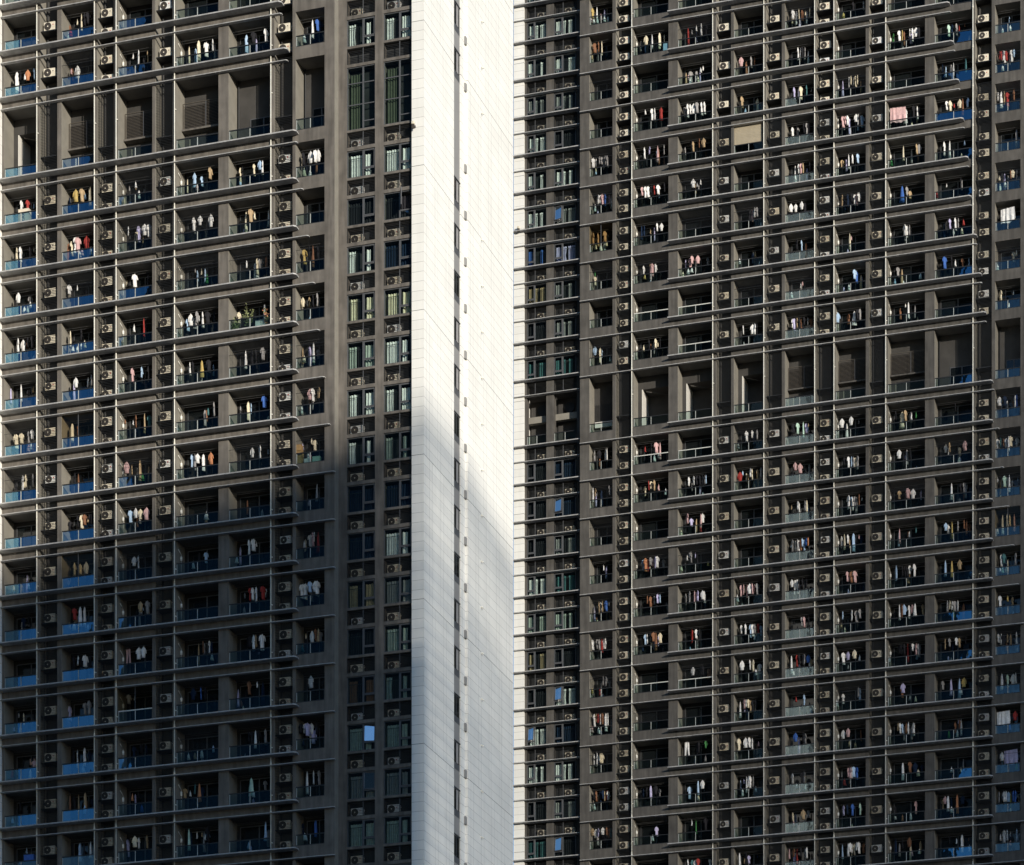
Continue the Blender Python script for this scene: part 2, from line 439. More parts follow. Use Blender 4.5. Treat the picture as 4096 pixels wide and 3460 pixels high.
def fill_refuge(t, k, u0, u1, style):
    """back of a tall refuge-floor opening"""
    z0, z1 = t.F(k), t.T(k); W = t.wall; w = u1 - u0
    def back(a, b, c, d, m=REFUGE): W.box(a, b, DEP, DEP + .15, c, d, m)
    if style == 'open':
        a, b = u0 + .32, u1
        back(u0, a, z0, z1); back(a, b, z1 - 1.0, z1)
        W.box(a, a + .07, DEP - .012, DEP + 1.6, z0, z1 - 1.0, JAMB)        # reveal of the big opening, coloured pale as if sunlit
        W.box(a, b + .6, DEP + 1.6, DEP + 1.7, z0, z1 - 1.0, REFUGE)
        W.box(a + .01, b + .6, DEP + .15, DEP + 1.6, z1 - 1.0, z1 - .9, REFUGE)
        W.tube((a + .3, DEP + .2, z1 - 1.12), (b + .2, DEP + 1.5, z1 - 1.3), .03, 6, RENDER)
    elif style == 'louvre':
        back(u0, u1, z1 - 1.0, z1); zl = z0 + 1.95
        W.box(u0, u1, DEP - .5, DEP + .1, zl - .12, zl, RENDER)
        p = louvre_panel(t, u0 + .03, u1 - .02, zl, z1 - 1.0, DEP - .35, .55, 'louvre_panel')
        p.data.materials[0] = M['refl_louvre']
        back(u0, u1, zl, z1 - 1.0, INNER)
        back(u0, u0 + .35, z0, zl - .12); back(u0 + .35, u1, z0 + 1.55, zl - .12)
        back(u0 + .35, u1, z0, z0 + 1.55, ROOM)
        W.box(u0 + .34, u0 + .40, DEP - .02, DEP, z0, z0 + 1.5, JAMB if u0 < -5 else SIDE)
    elif style == 'plain':
        back(u0, u1, z0, z1)
        t.doors.append(('', k, u0 + w * .32, u1 - .12))
        W.tube((u0 + .15, DEP - .1, z0), (u0 + .15, DEP - .1, z1), .04, 6, BLACK)
    elif style == 'rack':
        back(u0, u1, z0, z1)
        W.box(u0 + .12, u1, DEP - .25, DEP - .02, z0 + 1.0, z0 + 1.45, JAMB)
        for i in range(10): W.box(u0 + .2 + i * .17, u0 + .23 + i * .17, DEP - .1, DEP - .07, z0 + 1.5, z0 + 2.9, BLACK)

M['refl_louvre'] = mat('brown_louvre', (0.105, 0.09, 0.074), 0.6, 0.1, 3.0)

def balcony(t, ci, k, u0, u1, sill, token, refuge=None, lintel_end=None):
    """one balcony cell between two piers"""
    W = t.wall; z0, z1 = t.F(k), t.T(k)
    # slab above: front spandrel, ceiling underside
    zt = z1 + (.79 if sill else .58)
    W.box(u0, u1, 0, DEP, z1, z1 + .575, {'*': RENDER, 'b': CEIL})
    if sill: W.box(u0, u1, 0.0, .12, z1 + .575, z1 + .79, RENDER)
    if refuge is None:
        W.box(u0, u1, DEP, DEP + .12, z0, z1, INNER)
        if t.vis((u0 + u1) / 2, .3, (z0 + z1) / 2, 60): t.doors.append((ci, k, u0 + .22, u1 - .02))
    else: fill_refuge(t, k, u0, u1, refuge)
    if not t.vis((u0 + u1) / 2, 0, z0 + .4, 80): return
    add_rail(t, ci, k, u0, u1, sill, '=' in token)
    if '#' in token:
        mb = MB(); w = u1 - u0; zz0, zz1 = .92, z1 - z0 - .02
        n = int(w / .085)
        for i in range(1, n): mb.box(i * w / n - .005, i * w / n + .005, -.005, .005, zz0, zz1)
        mb.box(0, w, -.01, .01, zz0 + .75, zz0 + .77)
        mb.build('security_bars', ['black'], t.root, loc=(u0, .06, z0))
    if '%' in token:
        mb = MB(); w = u1 - u0; zz0, zz1 = .93, z1 - z0 - .02
        mb.quad([(0, 0, zz0), (w, 0, zz0), (w, 0, zz1), (0, 0, zz1)])
        mb.box(w * .5 - .02, w * .5 + .02, -.015, .015, zz0, zz1, 1); mb.box(0, w, -.015, .015, zz1, zz1 + .015, 1)
        mb.build('balcony_glazing', ['tint', 'frame'], t.root, loc=(u0, .04, z0))
    if 'T' in token:
        mb = MB(); w = u1 - u0; zz0, zz1 = .92, z1 - z0 - .05
        n = 24
        for i in range(n):
            a, b = zz0 + (zz1 - zz0) * i / n, zz0 + (zz1 - zz0) * (i + 1) / n
            mb.quad([(.02, 0.012 * (i % 2), a), (w - .12, 0.012 * (i % 2), a), (w - .12, .012 * ((i + 1) % 2), b), (.02, .012 * ((i + 1) % 2), b)])
        mb.tube((0, 0, zz1 + .02), (w - .1, 0, zz1 + .02), .035, 8)
        mb.build('roller_blind', ['blind'], t.root, loc=(u0, .10, z0))
    if refuge is None and token.strip('#=%T '):
        for dd in (.45, .75): t.rods.tube((u0 + .02, dd, z1 - .33), (u1 - .02, dd, z1 - .33), .009, 5)

def shaft(t, si, u0, u1, kind, lou_from, name):
    """open recess for outdoor units, louvre screen across its whole height"""
    W = t.wall; zb, zt = t.T(t.hi + 1), t.T(t.lo) + 3
    W.box(u0, u1, .95, 1.1, zb, zt, SHAFT)
    W.tube((u0 + .16, .85, zb), (u0 + .16, .85, zt), .04, 6, BLACK)
    sc = MB(); z = zb + .03; top = t.T(lou_from) + .3
    while z < top:
        sc.quad([(u0, .08, z), (u1, .08, z), (u1, .13, z + .012), (u0, .13, z + .012)])
        sc.quad([(u0, .08, z), (u0, .08, z - .02), (u1, .08, z - .02), (u1, .08, z)])
        z += .1
    for x in (u0 + .25, u1 - .03): sc.box(x, x + .03, .126, .15, zb, top)
    sc.build('louvre_screen', ['louvre'], t.root)
    for k in range(t.lo, t.hi + 1):
        f = t.F(k)
        if k == t.tall:
            t.shelves.append((u0, u1, f + 1.25, f + 1.31)); continue
        zs = [1.2 if t.side == 'left' else 1.08] if kind == 1 else [.12, 1.38]
        for j, zz in enumerate(zs):
            t.shelves.append((u0, u1, f + zz - .07, f + zz - .012))
            um = (u0 + u1) / 2 + (-.02 if kind == 1 else -.02) + random.uniform(-.04, .04)
            um = min(max(um, u0 + .42), u1 - .42)
            if t.vis(um, .3, f + zz + .3, 25):
                t.things_ac.append((um, .24 + random.uniform(-.03, .04), f + zz - .01, name, k, ('' if kind == 1 else ('lower' if j == 0 else 'upper'))))

def drainpipe(t, u, z0, z1, ks):
    mb = MB(); mb.tube((u, -.12, z0), (u, -.12, z1), .037, 10)
    for k in ks:
        T = t.T(k)
        mb.tube((u, -.12, T + .005), (u, -.12, T + .10), .062, 10)
        mb.tube((u, -.12, T + .10), (u, -.12, T + .26), .055, 10, 0, .04)
        mb.box(u + .03, u + .1, -.13, -.0, T - 1.9, T - 1.86)
    mb.build('drainpipe', ['pipe'], t.root, smooth=True)

exec_data = {}
# ---------------------------------------------------------------- what hangs on each balcony (row -> tokens: colour, percent across, size)
LD = {
 'A': {0: 'w40L k50 w63S o72B s92', 2: 'w53 r72 c60d', 3: 'c38 w50 k80', 4: 'w43B w62d w72d w80d', 5: 'w42 w58B k72 k85', 6: 'w52L', 7: '#c38 c54 g75 w86 p75d w82d p88d',
       8: '#w56 c66 g88', 10: 'c30d t55d s75d', 11: 'k75', 13: 'g45S', 14: 'r25d w80d', 15: 'k50', 16: 'b80d'},
 'B': {-1: 'w20d r28d c48S c60L k70 k80', 0: '#p30S w48B', 2: 'y43B t62 c86L', 3: 'w44 p50 r76B w40d w55d p62d w88d', 4: '#w24 w48S', 5: 'c27 w35d w48d w60d c70d k60', 6: 'w43B w80 g90',
       7: '%w33L', 8: 'k40', 9: 'c62 t80S k50 k90 x70', 10: '%c56B w74B c40', 11: 't24d c38d w57L w70L r40 s80d', 12: 'k38 w50 k62 w72 k88', 13: 'g20d g72 g84', 14: 'k36 w48L w70L s66d',
       15: 'x26L k40 t52L t72L s70d', 16: 'k34 s56L k68L w88L'},
 'C': {0: 'w45S w60 t87', 2: '#w52S w62d', 3: '#w31 l62 w78B w92', 4: 'w50 k88', 5: 'w48S r76L', 6: 'p43 s70 k90', 7: 'w45S x52 t78L e93', 8: '#p26B t65L G72d', 9: 's38 w52B c66B p84B',
       10: '#w48B w60 k75', 11: 't66B g87', 12: 'p31P w62B w75B', 13: '%=g33 w50S', 14: 'k70', 15: 'o43S b70d', 16: 'c50B w62 t85'},
 'D': {0: 'c54L w72 w86', 2: 's44D p50d t81', 3: '#w43 w57B w82B', 4: '#G73d c60S', 5: 'w35B g50 w63 k75 k90', 6: 'w33 k40 y61D k78', 7: 'e76S g90', 8: 's38 w51B w65L o82B g44', 9: 'w72d', 10: 'w41d',
       12: 't54L x64 w79 n84 w85d', 13: 'n41B b59 k70', 14: '#w30d t45d w61d s88d', 15: 'w34S e45 o55D', 16: 'm31L w50S w69S k75'},
 'E': {-1: 'w27d', 0: 's43L k60 w89', 2: 'c61 s74B w80', 3: 'c42L t53 c62S', 4: '#w43S c68 x90', 5: 'w86L', 6: '#w41L k55 k65 k76 g82', 7: 'b85', 8: '#w56B w74', 9: 'g80d', 10: 'w49 w60 k65 w20d',
       11: 'r52 w58 w66 k72 k78 r82 w86', 12: 'k45 k52 w59 t65 k72 w80', 13: 'x49 w68S n82L', 14: 'k48 k56 w64L k72 g88', 15: 'm54D w60d', 16: 's88L'},
 'F': {0: 'w30d w59L b76 n85', 2: 'k28 w52B w70 w78B w50d c30d', 4: '#y32 k47 x60L k75', 5: 'c25B k60 g75', 6: '#w62L e60d c30d', 7: '#w22d p50B t80 w60', 8: '#c56S w44d p50d', 9: 'g74L p48d',
       10: '#w30S w52 w64 r78L p60', 11: 'w24 w35 s50 w67B w75', 12: 'e24d w57B t78 x70', 13: '#w53B', 14: 'w32 l42 w55B k20 k75', 15: 'w40L w62 g82', 16: 'b70L w32d w36d'}}
RD = {
 'G': {-1: 'y15 w33L w20d w35d p50d w65d w80d p10d', 0: 't12L x25 c54L x40', 1: '#', 3: '#w18 w30 g45 g55 g63 g70 g78 k88', 4: '#w38 w50 p58 w62 b66 p86 w25d', 5: '%t15 t38 t68 c28d c50d c75d',
       6: '#G25S', 8: '#s24B w90d', 10: 'g22 k42B w76L w70', 11: '#w16L t25 g88', 12: '#', 13: 'w62S', 14: '#g20S t42 w50 t56 b68 b74 g85S', 15: '#w15 g35 g45 r55L w64B w70', 16: '#y13d r46d g60 w78S g70',
       17: '#w22 t30 r38 w46 o52 x58 n64 w72L w80L p12d w40d', 18: '#w20 w32 c54B c48', 19: 'k20 x30 w22d n50 n60 t66 r76 w82', 20: '#t14B w28B l38 w58B x75 x85 e92'},
 'H': {-1: 'w33d', 0: 'c36B w53L c75L', 2: 'w34S w54 w61 r79D', 3: 'w32 l46 p69L g87', 4: 'p26 w35 w43 k52 r60 w71 k90', 5: 'n24L n30 t49S w68 w80B', 6: '#w30 p50L p55 w64 y33d', 7: '=', 8: 'c30S k45 c64 k76',
       10: '=r34S k50 p66 p76L w60d g72d', 11: 'r44 c52 t60 p72S w92d', 13: '#s30 o36 r42 c46 g50 p56 l62 w68', 14: 'x40 x50 g60 k66 l70 s76', 15: 's35 w40 k50 x58 x64L c76B', 16: '=', 17: '#',
       19: 'l50L k64B k40', 20: 'w55d', 21: 'g70'},
 'I': {0: '#r30L g40S w53S w66 k80', 1: 'p30d w35d c58d w65S w72S', 2: 'w29 w36 w45B g55 w68 w76', 3: 'k38 t44 x60 t73B', 4: '#w44B w55S w65S', 5: '#', 6: 'p36 p41 p57B c15d w30d w40d', 7: '=', 8: '=', 10: '=',
       11: 'w32 w45 k55 k63 k70 s80 g76', 12: 'p27 p65L w70B c10d r65d', 13: '#w27S w33S l50S y86d c10d g38', 14: 'g33 p47 l56 w70B w76', 15: 'r40 x46 w53 k62', 16: '#=w43B k65 k72', 18: 'w26P k55 k60 G80 p79d',
       19: 's58L w70B', 20: 'w40S G52L k80', 21: 'w29 e42 w52 r58'},
 'J': {1: 'p25B g59', 2: 't28', 3: 'T', 5: '#k52 k60 p62 w70 g80', 6: 'w20d', 7: '#', 8: 'w32 w64B w70 k78', 10: '#g15d w44 w63 g80', 11: 'r21B w56 c62 t81 g92', 14: 'p25 p33 p45 w54B p63 p70 g80 w12d',
       15: 'w26 w40 s58 w65 g72 r83', 16: 'w28B w55 c65 w75d', 17: 'w22L p35 w42 c50 t58 k66 k76', 18: 'c18 w40B w53 w62 p84S', 19: 'w43L w50 w56 g65 w30d w75d', 21: 'w20L k40'},
 'K': {0: '#w28 w38 c48 x60 c70S k80 c85', 1: 'w45 w53 k60 g67', 2: 'l32 w48 c55 e74', 3: 'w27 k40 k65 g75 k82', 4: 'w36L w48 p56 t62 k85', 5: 'w21B w37B w57B k70', 6: 'k40 s57', 7: '#w23d w54S p60S',
       8: 'w28 l33 t40 k50 x56 k66 g78', 10: 'k30 m44 m63L l74 t80S', 11: 'p35B p52B', 12: 'k40 w44 w49 g68 c75L', 13: 'g25 w36 g42 w48 o54 s60 s66 b72 o80', 14: 'w24B w38P k50 k60 k72', 15: 'g58 p66 k80',
       16: 'w23L r42 k50 k58 g65 b79B', 17: 'r38S s66', 18: 'b36B k62 g68', 19: '#w25 w40d k60 w70d g65', 20: 't62B p30d p45d', 21: 'p15 x30 r42L k55 g68 w75'},
 'L': {0: 'y27d', 2: '#w45 c52 w60 c67 c73', 3: 'w8 p26 p34 w41 w68B w75 k80 s88', 4: 'w44L w57 s74', 5: '#t22 n42 k55 w65 p71 w78', 6: 'c47L p53S', 7: 's64 w45d b70', 8: 's8B w63D k75 g82',
       10: 'w22B w52B', 11: 'k31 w44 s53 g60 c66 g72', 12: 'w43 w58 g65 x78', 13: 'w20 c30L w42 s60L k70 p78S', 14: 'p40 p48 x54 c59 p65', 15: 's25 w54 g70 g82 t20d', 16: 'w27 l42B c63B w80S', 17: '#g75 s80 w5d',
       18: 'w26B p42B', 19: 'r30d p43 p48 w54 s61 b70', 20: 'l27 n40 b57 m82', 21: 's24L w42 w50 w56 c63 w70 w78 x92'},
 'M': {1: 'G15 w32 y39 x45 w60 w67 w76B k85', 3: 'p28H w48D k70 w80 k86', 4: 'G10d c42L t78 g84B', 5: 'b39D g52', 6: 'w45 w52 g58', 7: 'w88d s20d', 8: 'w48S w56L', 10: 'k22 c39D t48 w64S G76S', 11: 'w31B g52L k60',
       12: '#p55 w68B', 13: 'p32L e76S', 14: 's23L k32 k40 k48 k54 w60 w72', 15: 'w32L x38 s44B w58 p65 w73D', 16: 'w4d k32 k38 k45 r54L k61 w68 p76 g84', 17: 'l41B g60d c75d', 18: 't28 w34 s40 o50 w56 w69',
       19: 'w41L x60 n74B c82d', 20: 'o40d w62d p76', 21: 'n22L k40 x58B p65d w85d'},
 'N': {1: 'm38 g58 r65S', 2: 'w50L e82L', 3: 'w33 c42 r52S c66B x74L s87', 4: 'w26 w40L s79S', 5: 'r6d k70', 6: 'k34 l41 w55 g62 r76S c72d w50d', 7: 'b27 k45 w55S', 10: 'k55', 11: '#w30B t40 w65d p80B', 12: 'w45L k70 g78',
       13: 's30B y46L g62 x78 x85L', 14: 's29L y46L t66B', 15: 'g34 c40 w46 G50d g54 w61', 16: 't28 g40 w58 t66 k82', 17: 'l44L s66L y78B w70d', 18: 'G38d w60d', 19: 'w45d c70d', 20: 'p28B w36L w45d o60L n74B', 21: 'k40 w58S w73L w92d'},
 'O': {1: 'w30d w60d', 2: '#r18 r25 w32 w39 r45 g58 w66 s76 w30d', 3: '#w12 w25L t36 r50 x75', 4: 'g85L', 5: '#c17S k30 w40d x62 c70B g85 w20d', 6: 'w50H', 7: '#w10d c85S', 8: 'c22 k40 w73S', 10: '#w18B n40 w78 b85',
       11: '#w11 e22 x35 w45 w54L c62', 12: '#w10S m38 g47 w56L', 13: '%w10d w30L w48 c58 p75L', 14: 'w25 e36 w20d m30d c45d g80', 15: 'y50S w20', 16: '#w14 w24 k32 t50 t62 w85', 17: '#w27L k35 m50 w72B w82',
       18: 'w33H r80B b58d', 19: '#w27B l62H G85d', 20: 'g15 w35 w43 s53B v62L b71 b79', 21: '#w22S w35 w48 w60S s85 p60d'}}

# ---------------------------------------------------------------- LEFT TOWER
TLf = lambda k: 108.99 - 3 * k if k <= 1 else 100.74 - 3 * (k - 2)
L = Tower('apartment_tower', 'left', (-21.3812, 207.1374), TLf, -2, 17, 1)
tag(L.root, 'nearer dark apartment tower on the left with tall white side wall', 'building')
ZB, ZT = L.T(18), L.T(-2) + 3
W = L.wall
PIERS_L = [(-13.19, -12.18), (-9.81, -9.62), (-8.37, -8.07), (-5.71, -5.55), (-4.35, -4.10), (-1.67, -1.46), (-.26, -.03), (2.92, 3.61), (6.50, 6.74), (7.98, 8.18)]
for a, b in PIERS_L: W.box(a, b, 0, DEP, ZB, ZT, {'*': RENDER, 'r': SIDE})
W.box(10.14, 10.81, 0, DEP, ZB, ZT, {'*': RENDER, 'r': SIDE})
BAL_L = [('A', -12.18, -9.81, False), ('B', -8.07, -5.71, False), ('C', -4.10, -1.67, False), ('D', -.03, 2.92, False), ('E', 3.61, 6.50, False), ('F', 8.18, 10.14, True)]
REF_L = dict(A='open', B='louvre', C='louvre', D='louvre', E='plain', F='plain')
for ci, u0, u1, sill in BAL_L:
    for k in range(L.lo, L.hi + 1):
        balcony(L, ci, k, u0, u1, sill, LD[ci].get(k, ''), REF_L[ci] if k == L.tall else None)
for i, (u0, u1, kind) in enumerate([(-9.62, -8.37, 1), (-5.55, -4.35, 2), (-1.46, -.26, 1), (6.74, 7.98, 2)]):
    shaft(L, i, u0, u1, kind, 1, ORD[i] + ' louvre shaft')
for u in (-9.77, -5.68, -4.15, -.07, 6.55): drainpipe(L, u, ZB, ZT, range(L.lo, L.hi + 2))
thin_end = {-2: 6.4, -1: 6.7, 0: 7.31, 1: 7.7, 2: 8.36, 3: 8.75, 4: 9.14, 5: 9.53, 6: 9.85, 7: 10.22, 8: 10.57}
thick_end = {-2: 6.4, -1: 6.75, 0: 7.41, 1: 7.8}
for k in range(L.lo, L.hi + 2):
    T = L.T(k)
    ledge(L, -12.33, thin_end.get(k, 10.9), -.25, T - .06, T, .10)
    ledge(L, -12.33, thick_end.get(k, 8.41), -.60, T + .50, T + .59, .16)
# window bay
GD = .68
W.box(10.81, 11.37, GD, 1.3, ZB, ZT, RENDER); W.box(13.26, 13.83, GD, 1.3, ZB, ZT, RENDER)
W.box(15.69, 15.79, GD, 1.3, ZB, ZT, RENDER)
CUR_L = {-1: ('w', 'w'), 0: ('w', 'w'), 2: ('w', 'w'), 3: ('k', 'k'), 4: ('w', 'n'), 5: ('c', 'c'), 6: ('h', 'w'), 7: ('w', 'w'), 8: ('w', 'h'), 9: ('n', 'n'), 10: ('n', 'w'), 11: ('t', 'g'), 12: ('k', 'h'), 13: ('x', 'h'), 14: ('h', 'h'), 15: ('g', 'g'), 16: ('h', 'h')}
OPEN_L = {(3, 1): (0, 0, math.radians(-65)), (14, 0): (math.radians(-7), 0, math.radians(12)), (15, 0): (math.radians(-4), 0, math.radians(5))}
def cur_spans(c, seed):
    r = random.Random(seed)
    if c in 'kn' : return [(c, .02, .98)]
    st = r.choice([0, 1, 2, 3])
    if st == 0: return [(c, .03, .5), (c, .62, .82)]
    if st == 1: return [(c, .02, .30), ('k', .31, .6), (c, .62, .95)]
    if st == 2: return [(c, .05, .53), (c, .63, .97)]
    return [(c, .02, .24), (c, .64, .8)]
for j, (u0, u1) in enumerate([(11.37, 13.26), (13.83, 15.69)]):
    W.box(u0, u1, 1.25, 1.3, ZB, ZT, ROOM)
    for k in range(L.lo, L.hi + 1):
        f = L.F(k); h = L.T(k) + .59 - f
        if k == L.tall:
            W.box(u0, u1, GD, 1.25, f - .13, f, RENDER); W.box(u0, u1, GD, 1.25, f + 3.95, f + 4.13, RENDER)
            if L.vis(u0 + 1, GD, f + 3, 200):
                make_window(L, u0, u1, f, f + 3.95, GD + .06, True, [('q', .03, .55)], tall=True)
                louvre_panel(L, u0, u1, f + 4.13, f + h - .13, GD + .05, .57)
            continue
        W.box(u0, u1, GD, 1.25, f - .13, f + .012, RENDER); W.box(u0, u1, GD, 1.25, f + 1.71, f + 1.93, RENDER)
        if L.vis(u0 + .9, GD, f + 1.5, 150):
            make_window(L, u0, u1, f + .012, f + 1.71, GD + .07, True, cur_spans(CUR_L.get(k, ('w', 'w'))[j], k * 3 + j), OPEN_L.get((k, j)), seed=k * 3 + j)
            louvre_panel(L, u0, u1, f + 1.93, f + 2.87, GD + .05, .57)
        ua = u0 + .56
        if L.vis(ua, .9, f + 2.2, 25): L.things_ac.append((ua, GD + .25, f + 1.93, ORD[j] + ' window bay', k, ''))
# white corner and side wall
cl = MB()
cl.box(15.79, 16.605, .45, 6.09, -1.7, 150, {'*': 0, 'r': 1})
cl.box(15.79, 16.605, 7.40, 8.283, -1.7, 150, {'*': 0, 'r': 1})
cl.box(14.0, 16.7927, 8.285, 17.59, -1.7, 150, {'*': 0, 'r': 1})
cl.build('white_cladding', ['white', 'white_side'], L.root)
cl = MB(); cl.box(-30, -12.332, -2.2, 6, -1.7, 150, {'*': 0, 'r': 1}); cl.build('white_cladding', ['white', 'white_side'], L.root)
sl = MB(); sl.box(15.79, 16.53, 6.09, 7.40, -1.7, 150); sl.build('slot_panel', ['slot'], L.root)
for k in range(L.lo, L.hi + 1):
    f = L.F(k)
    wt = MB()
    if k != L.tall:
        z0, z1 = f + .5, f + 1.92
        wt.box(16.531, 16.545, 6.12, 7.34, z0, z0 + .06); wt.box(16.531, 16.545, 6.12, 7.34, z1 - .06, z1); wt.box(16.531, 16.60, 6.10, 7.36, z1, z1 + .05)
        for y in (6.12, 6.66, 7.28): wt.box(16.531, 16.545, y, y + .06, z0 + .06, z1 - .06)
        wt.box(16.531, 16.54, 6.10, 7.38, z0 - .35, z0)
        o = wt.build('slot_window', ['frame'], L.root)
        gl = MB(); gl.quad([(16.54, 6.18, z0 + .06), (16.54, 7.28, z0 + .06), (16.54, 7.28, z1 - .06), (16.54, 6.18, z1 - .06)]); gl.build('pane', ['door'], o)
        if k % 3 != 1:
            cu = curtain_mesh(.4, 1.3, k); ob = cu.build('curtain', ['cl_g'], o, loc=(16.548, 6.7, z0 + .06), smooth=True); ob.rotation_euler.z = math.pi / 2; ob.scale.y = .08
    hb = MB(); hb.box(16.607, 16.72, 8.02, 8.283, f, f + .50); hb.build('ledge_box', ['slot'], L.root)  # grey tone puts the shade on this box into its colour
    if k not in (2,):
        vp = MB(); z = L.T(k) + .5
        vp.tube((16.794, 10.93, z), (16.90, 10.93, z - .03), .055, 10); vp.tube((16.90, 10.93, z - .03), (16.93, 10.93, z - .12), .058, 10, 0, .05)
        vp.build('vent_outlet', ['pipe'], L.root)
# mass of the building behind and below the detailed part
co = MB()
co.box(-12.3, 10.81, DEP + 1.75, 17, -1.7, 150); co.box(10.81, 15.79, 1.31, 17, -1.7, 150)
co.box(-12.3, 10.8, DEP + .16, DEP + 1.74, L.T(1) + .6, 150); co.box(-12.3, 10.8, DEP + .16, DEP + 1.74, -1.7, L.F(1) - .02)
co.box(-13.19, 10.81, 0.003, DEP - .01, -1.7, ZB - .005); co.box(10.812, 15.788, GD, 1.3, -1.7, ZB - .005)
co.box(-13.19, 10.81, 0.003, DEP - .01, ZT + .005, 150); co.box(10.812, 15.788, GD, 1.3, ZT + .005, 150)
co.build('tower_core', ['refuge'], L.root)
W.build('facade_wall', WM, L.root)
L.rods.build('drying_rod', ['rod'], L.root)['kind'] = 'stuff'
make_rails(L); make_doors(L); make_shelves(L)

# ---------------------------------------------------------------- RIGHT TOWER
TRf = lambda k: 135.3 - 3 * k if k <= 9 else 103.05 - 3 * (k - 10)
R = Tower('apartment_tower', 'right', (9.5068, 256.3374), TRf, -2, 22, 9)
tag(R.root, 'farther dark apartment tower on the right crowded with drying laundry', 'building')
ZB, ZT = R.T(23), R.T(-2) + 3
W = R.wall
PIERS_R = [(-4.34, -3.57), (-1.65, -1.39), (-.13, .05), (2.93, 3.68), (6.54, 6.78), (7.99, 8.21), (10.57, 10.77), (12.05, 12.29), (14.63, 14.76), (16.11, 16.28), (18.68, 18.93), (20.12, 20.38), (23.29, 24.02), (26.95, 27.14), (28.42, 28.67), (30.61, 32.4)]
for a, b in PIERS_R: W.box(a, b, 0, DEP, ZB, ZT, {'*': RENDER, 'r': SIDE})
BAL_R = [('G', -3.57, -1.65, True), ('H', .05, 2.93, True), ('I', 3.68, 6.54, False), ('J', 8.21, 10.57, False), ('K', 12.29, 14.63, False), ('L', 16.28, 18.68, False), ('M', 20.38, 23.29, False), ('N', 24.02, 26.95, False), ('O', 28.67, 30.61, True)]
REF_R = dict(G='rack', H='open', I='open', J='open', K='louvre', L='louvre', M='louvre', N='plain', O='plain')
for ci, u0, u1, sill in BAL_R:
    for k in range(R.lo, R.hi + 1):
        balcony(R, ci, k, u0, u1, sill, RD[ci].get(k, ''), REF_R[ci] if k == R.tall else None)
for i, (u0, u1, kind) in enumerate([(-1.39, -.13, 2), (6.78, 7.99, 1), (10.77, 12.05, 1), (14.76, 16.11, 2), (18.93, 20.12, 1), (27.14, 28.42, 2)]):
    shaft(R, i, u0, u1, kind, 3, ORD[i] + ' louvre shaft')
for u in (-.04, 6.54, 10.64, 14.68, 16.2, 20.26, 27.0): drainpipe(R, u, ZB, ZT, range(R.lo, R.hi + 2))
thin_r = [24.94, 25.32, 25.63, 26.01, 26.36, 26.7, 26.92, 27.32, 27.7, 28.04, 28.64, 29.04, 29.38, 29.76, 30.16, 30.52, 30.92, 31.3]
thick_r = [24.89, 25.26, 25.56, 25.98, 26.33, 26.69, 26.94, 27.34, 27.7, 28.07, 28.56]
for k in range(R.lo, R.hi + 2):
    T = R.T(k)
    ledge(R, -4.30, thin_r[min(max(k, 0), 17)] if k < 17 else 31.7, -.25, T - .06, T, .10)
    ledge(R, 3.0, thick_r[min(max(k, 0), 10)], -.60, T + .50, T + .59, .16)
# recessed bedroom bay at its left end
W.box(-9.17, -9.0, GD, 1.3, ZB, ZT, RENDER)
W.box(-7.36, -6.74, GD, 1.3, ZB, ZT, RENDER); W.box(-4.9, -4.34, GD + .3, 1.3, ZB, ZT, RENDER)
CUR_R = {-1: ('w', 'w'), 0: ('w', 'w'), 1: ('g', 'g'), 2: ('w', 'k'), 3: ('w', 'w'), 4: ('w', 'g'), 5: ('b', 'l'), 6: ('t', 'g'), 7: ('k', 'g'), 8: ('e', 'e'), 10: ('k', 'n'), 11: ('k', 'n'), 12: ('k', 'g'), 13: ('w', 'e'), 14: ('h', 'h'),
         15: ('t', 'k'), 16: ('k', 'w'), 17: ('w', 'n'), 18: ('w', 'w'), 19: ('k', 'g'), 20: ('e', 'k')}
BL = (math.radians(-5), 0, math.radians(-14))
OPEN_R = {(4, 1): BL, (11, 1): BL, (16, 1): BL, (17, 0): BL, (20, 1): BL}
for j, (u0, u1) in enumerate([(-9.0, -7.36), (-6.74, -4.9)]):
    for k in range(R.lo, R.hi + 1):
        f = R.F(k)
        if k == R.tall:
            W.box(u0, u1, 1.9, 2.0, f, f + 5.25, REFUGE); W.box(u0, u1, 1.2, 1.6, f + 2.05, f + 2.55, SIDE)
            W.box(u0, u1, GD + .1, 1.9, f + 4.0, f + 4.05, RENDER); W.box(u0, u1, GD + .05, 1.9, f - .09, f - .003, RENDER)
            W.tube((u0 + 1.0, 1.88, f + 3.2), (u0 + 1.0, 1.7, f + 3.2), .42, 20, BLACK)
            add_rail(R, 'W', k, u0, u1, False, False)
            louvre_panel(R, u0, u1, f + 4.1, f + 5.2, GD + .06, .42)
            continue
        W.box(u0, u1, 1.25, 1.3, f, f + 3, ROOM)
        W.box(u0, u1, GD, 1.25, f - .09, f - .003, RENDER); W.box(u0, u1, GD, 1.25, f + 1.70, f + 1.80, RENDER)
        if R.vis(u0 + .9, GD, f + 1.5, 150):
            make_window(R, u0, u1, f, f + 1.70, GD + .07, False, cur_spans(CUR_R.get(k, ('w', 'w'))[j], k * 5 + j + 50), OPEN_R.get((k, j)), seed=k * 5 + j + 50)
            louvre_panel(R, u0, u1, f + 1.80, f + 2.91, GD + .05, .42)
        ua = u0 + (1.22 if j == 0 else 1.25)
        if R.vis(ua, .9, f + 2.1, 25): R.things_ac.append((ua, GD + .25, f + 1.84, ORD[j] + ' bedroom window column', k, ''))
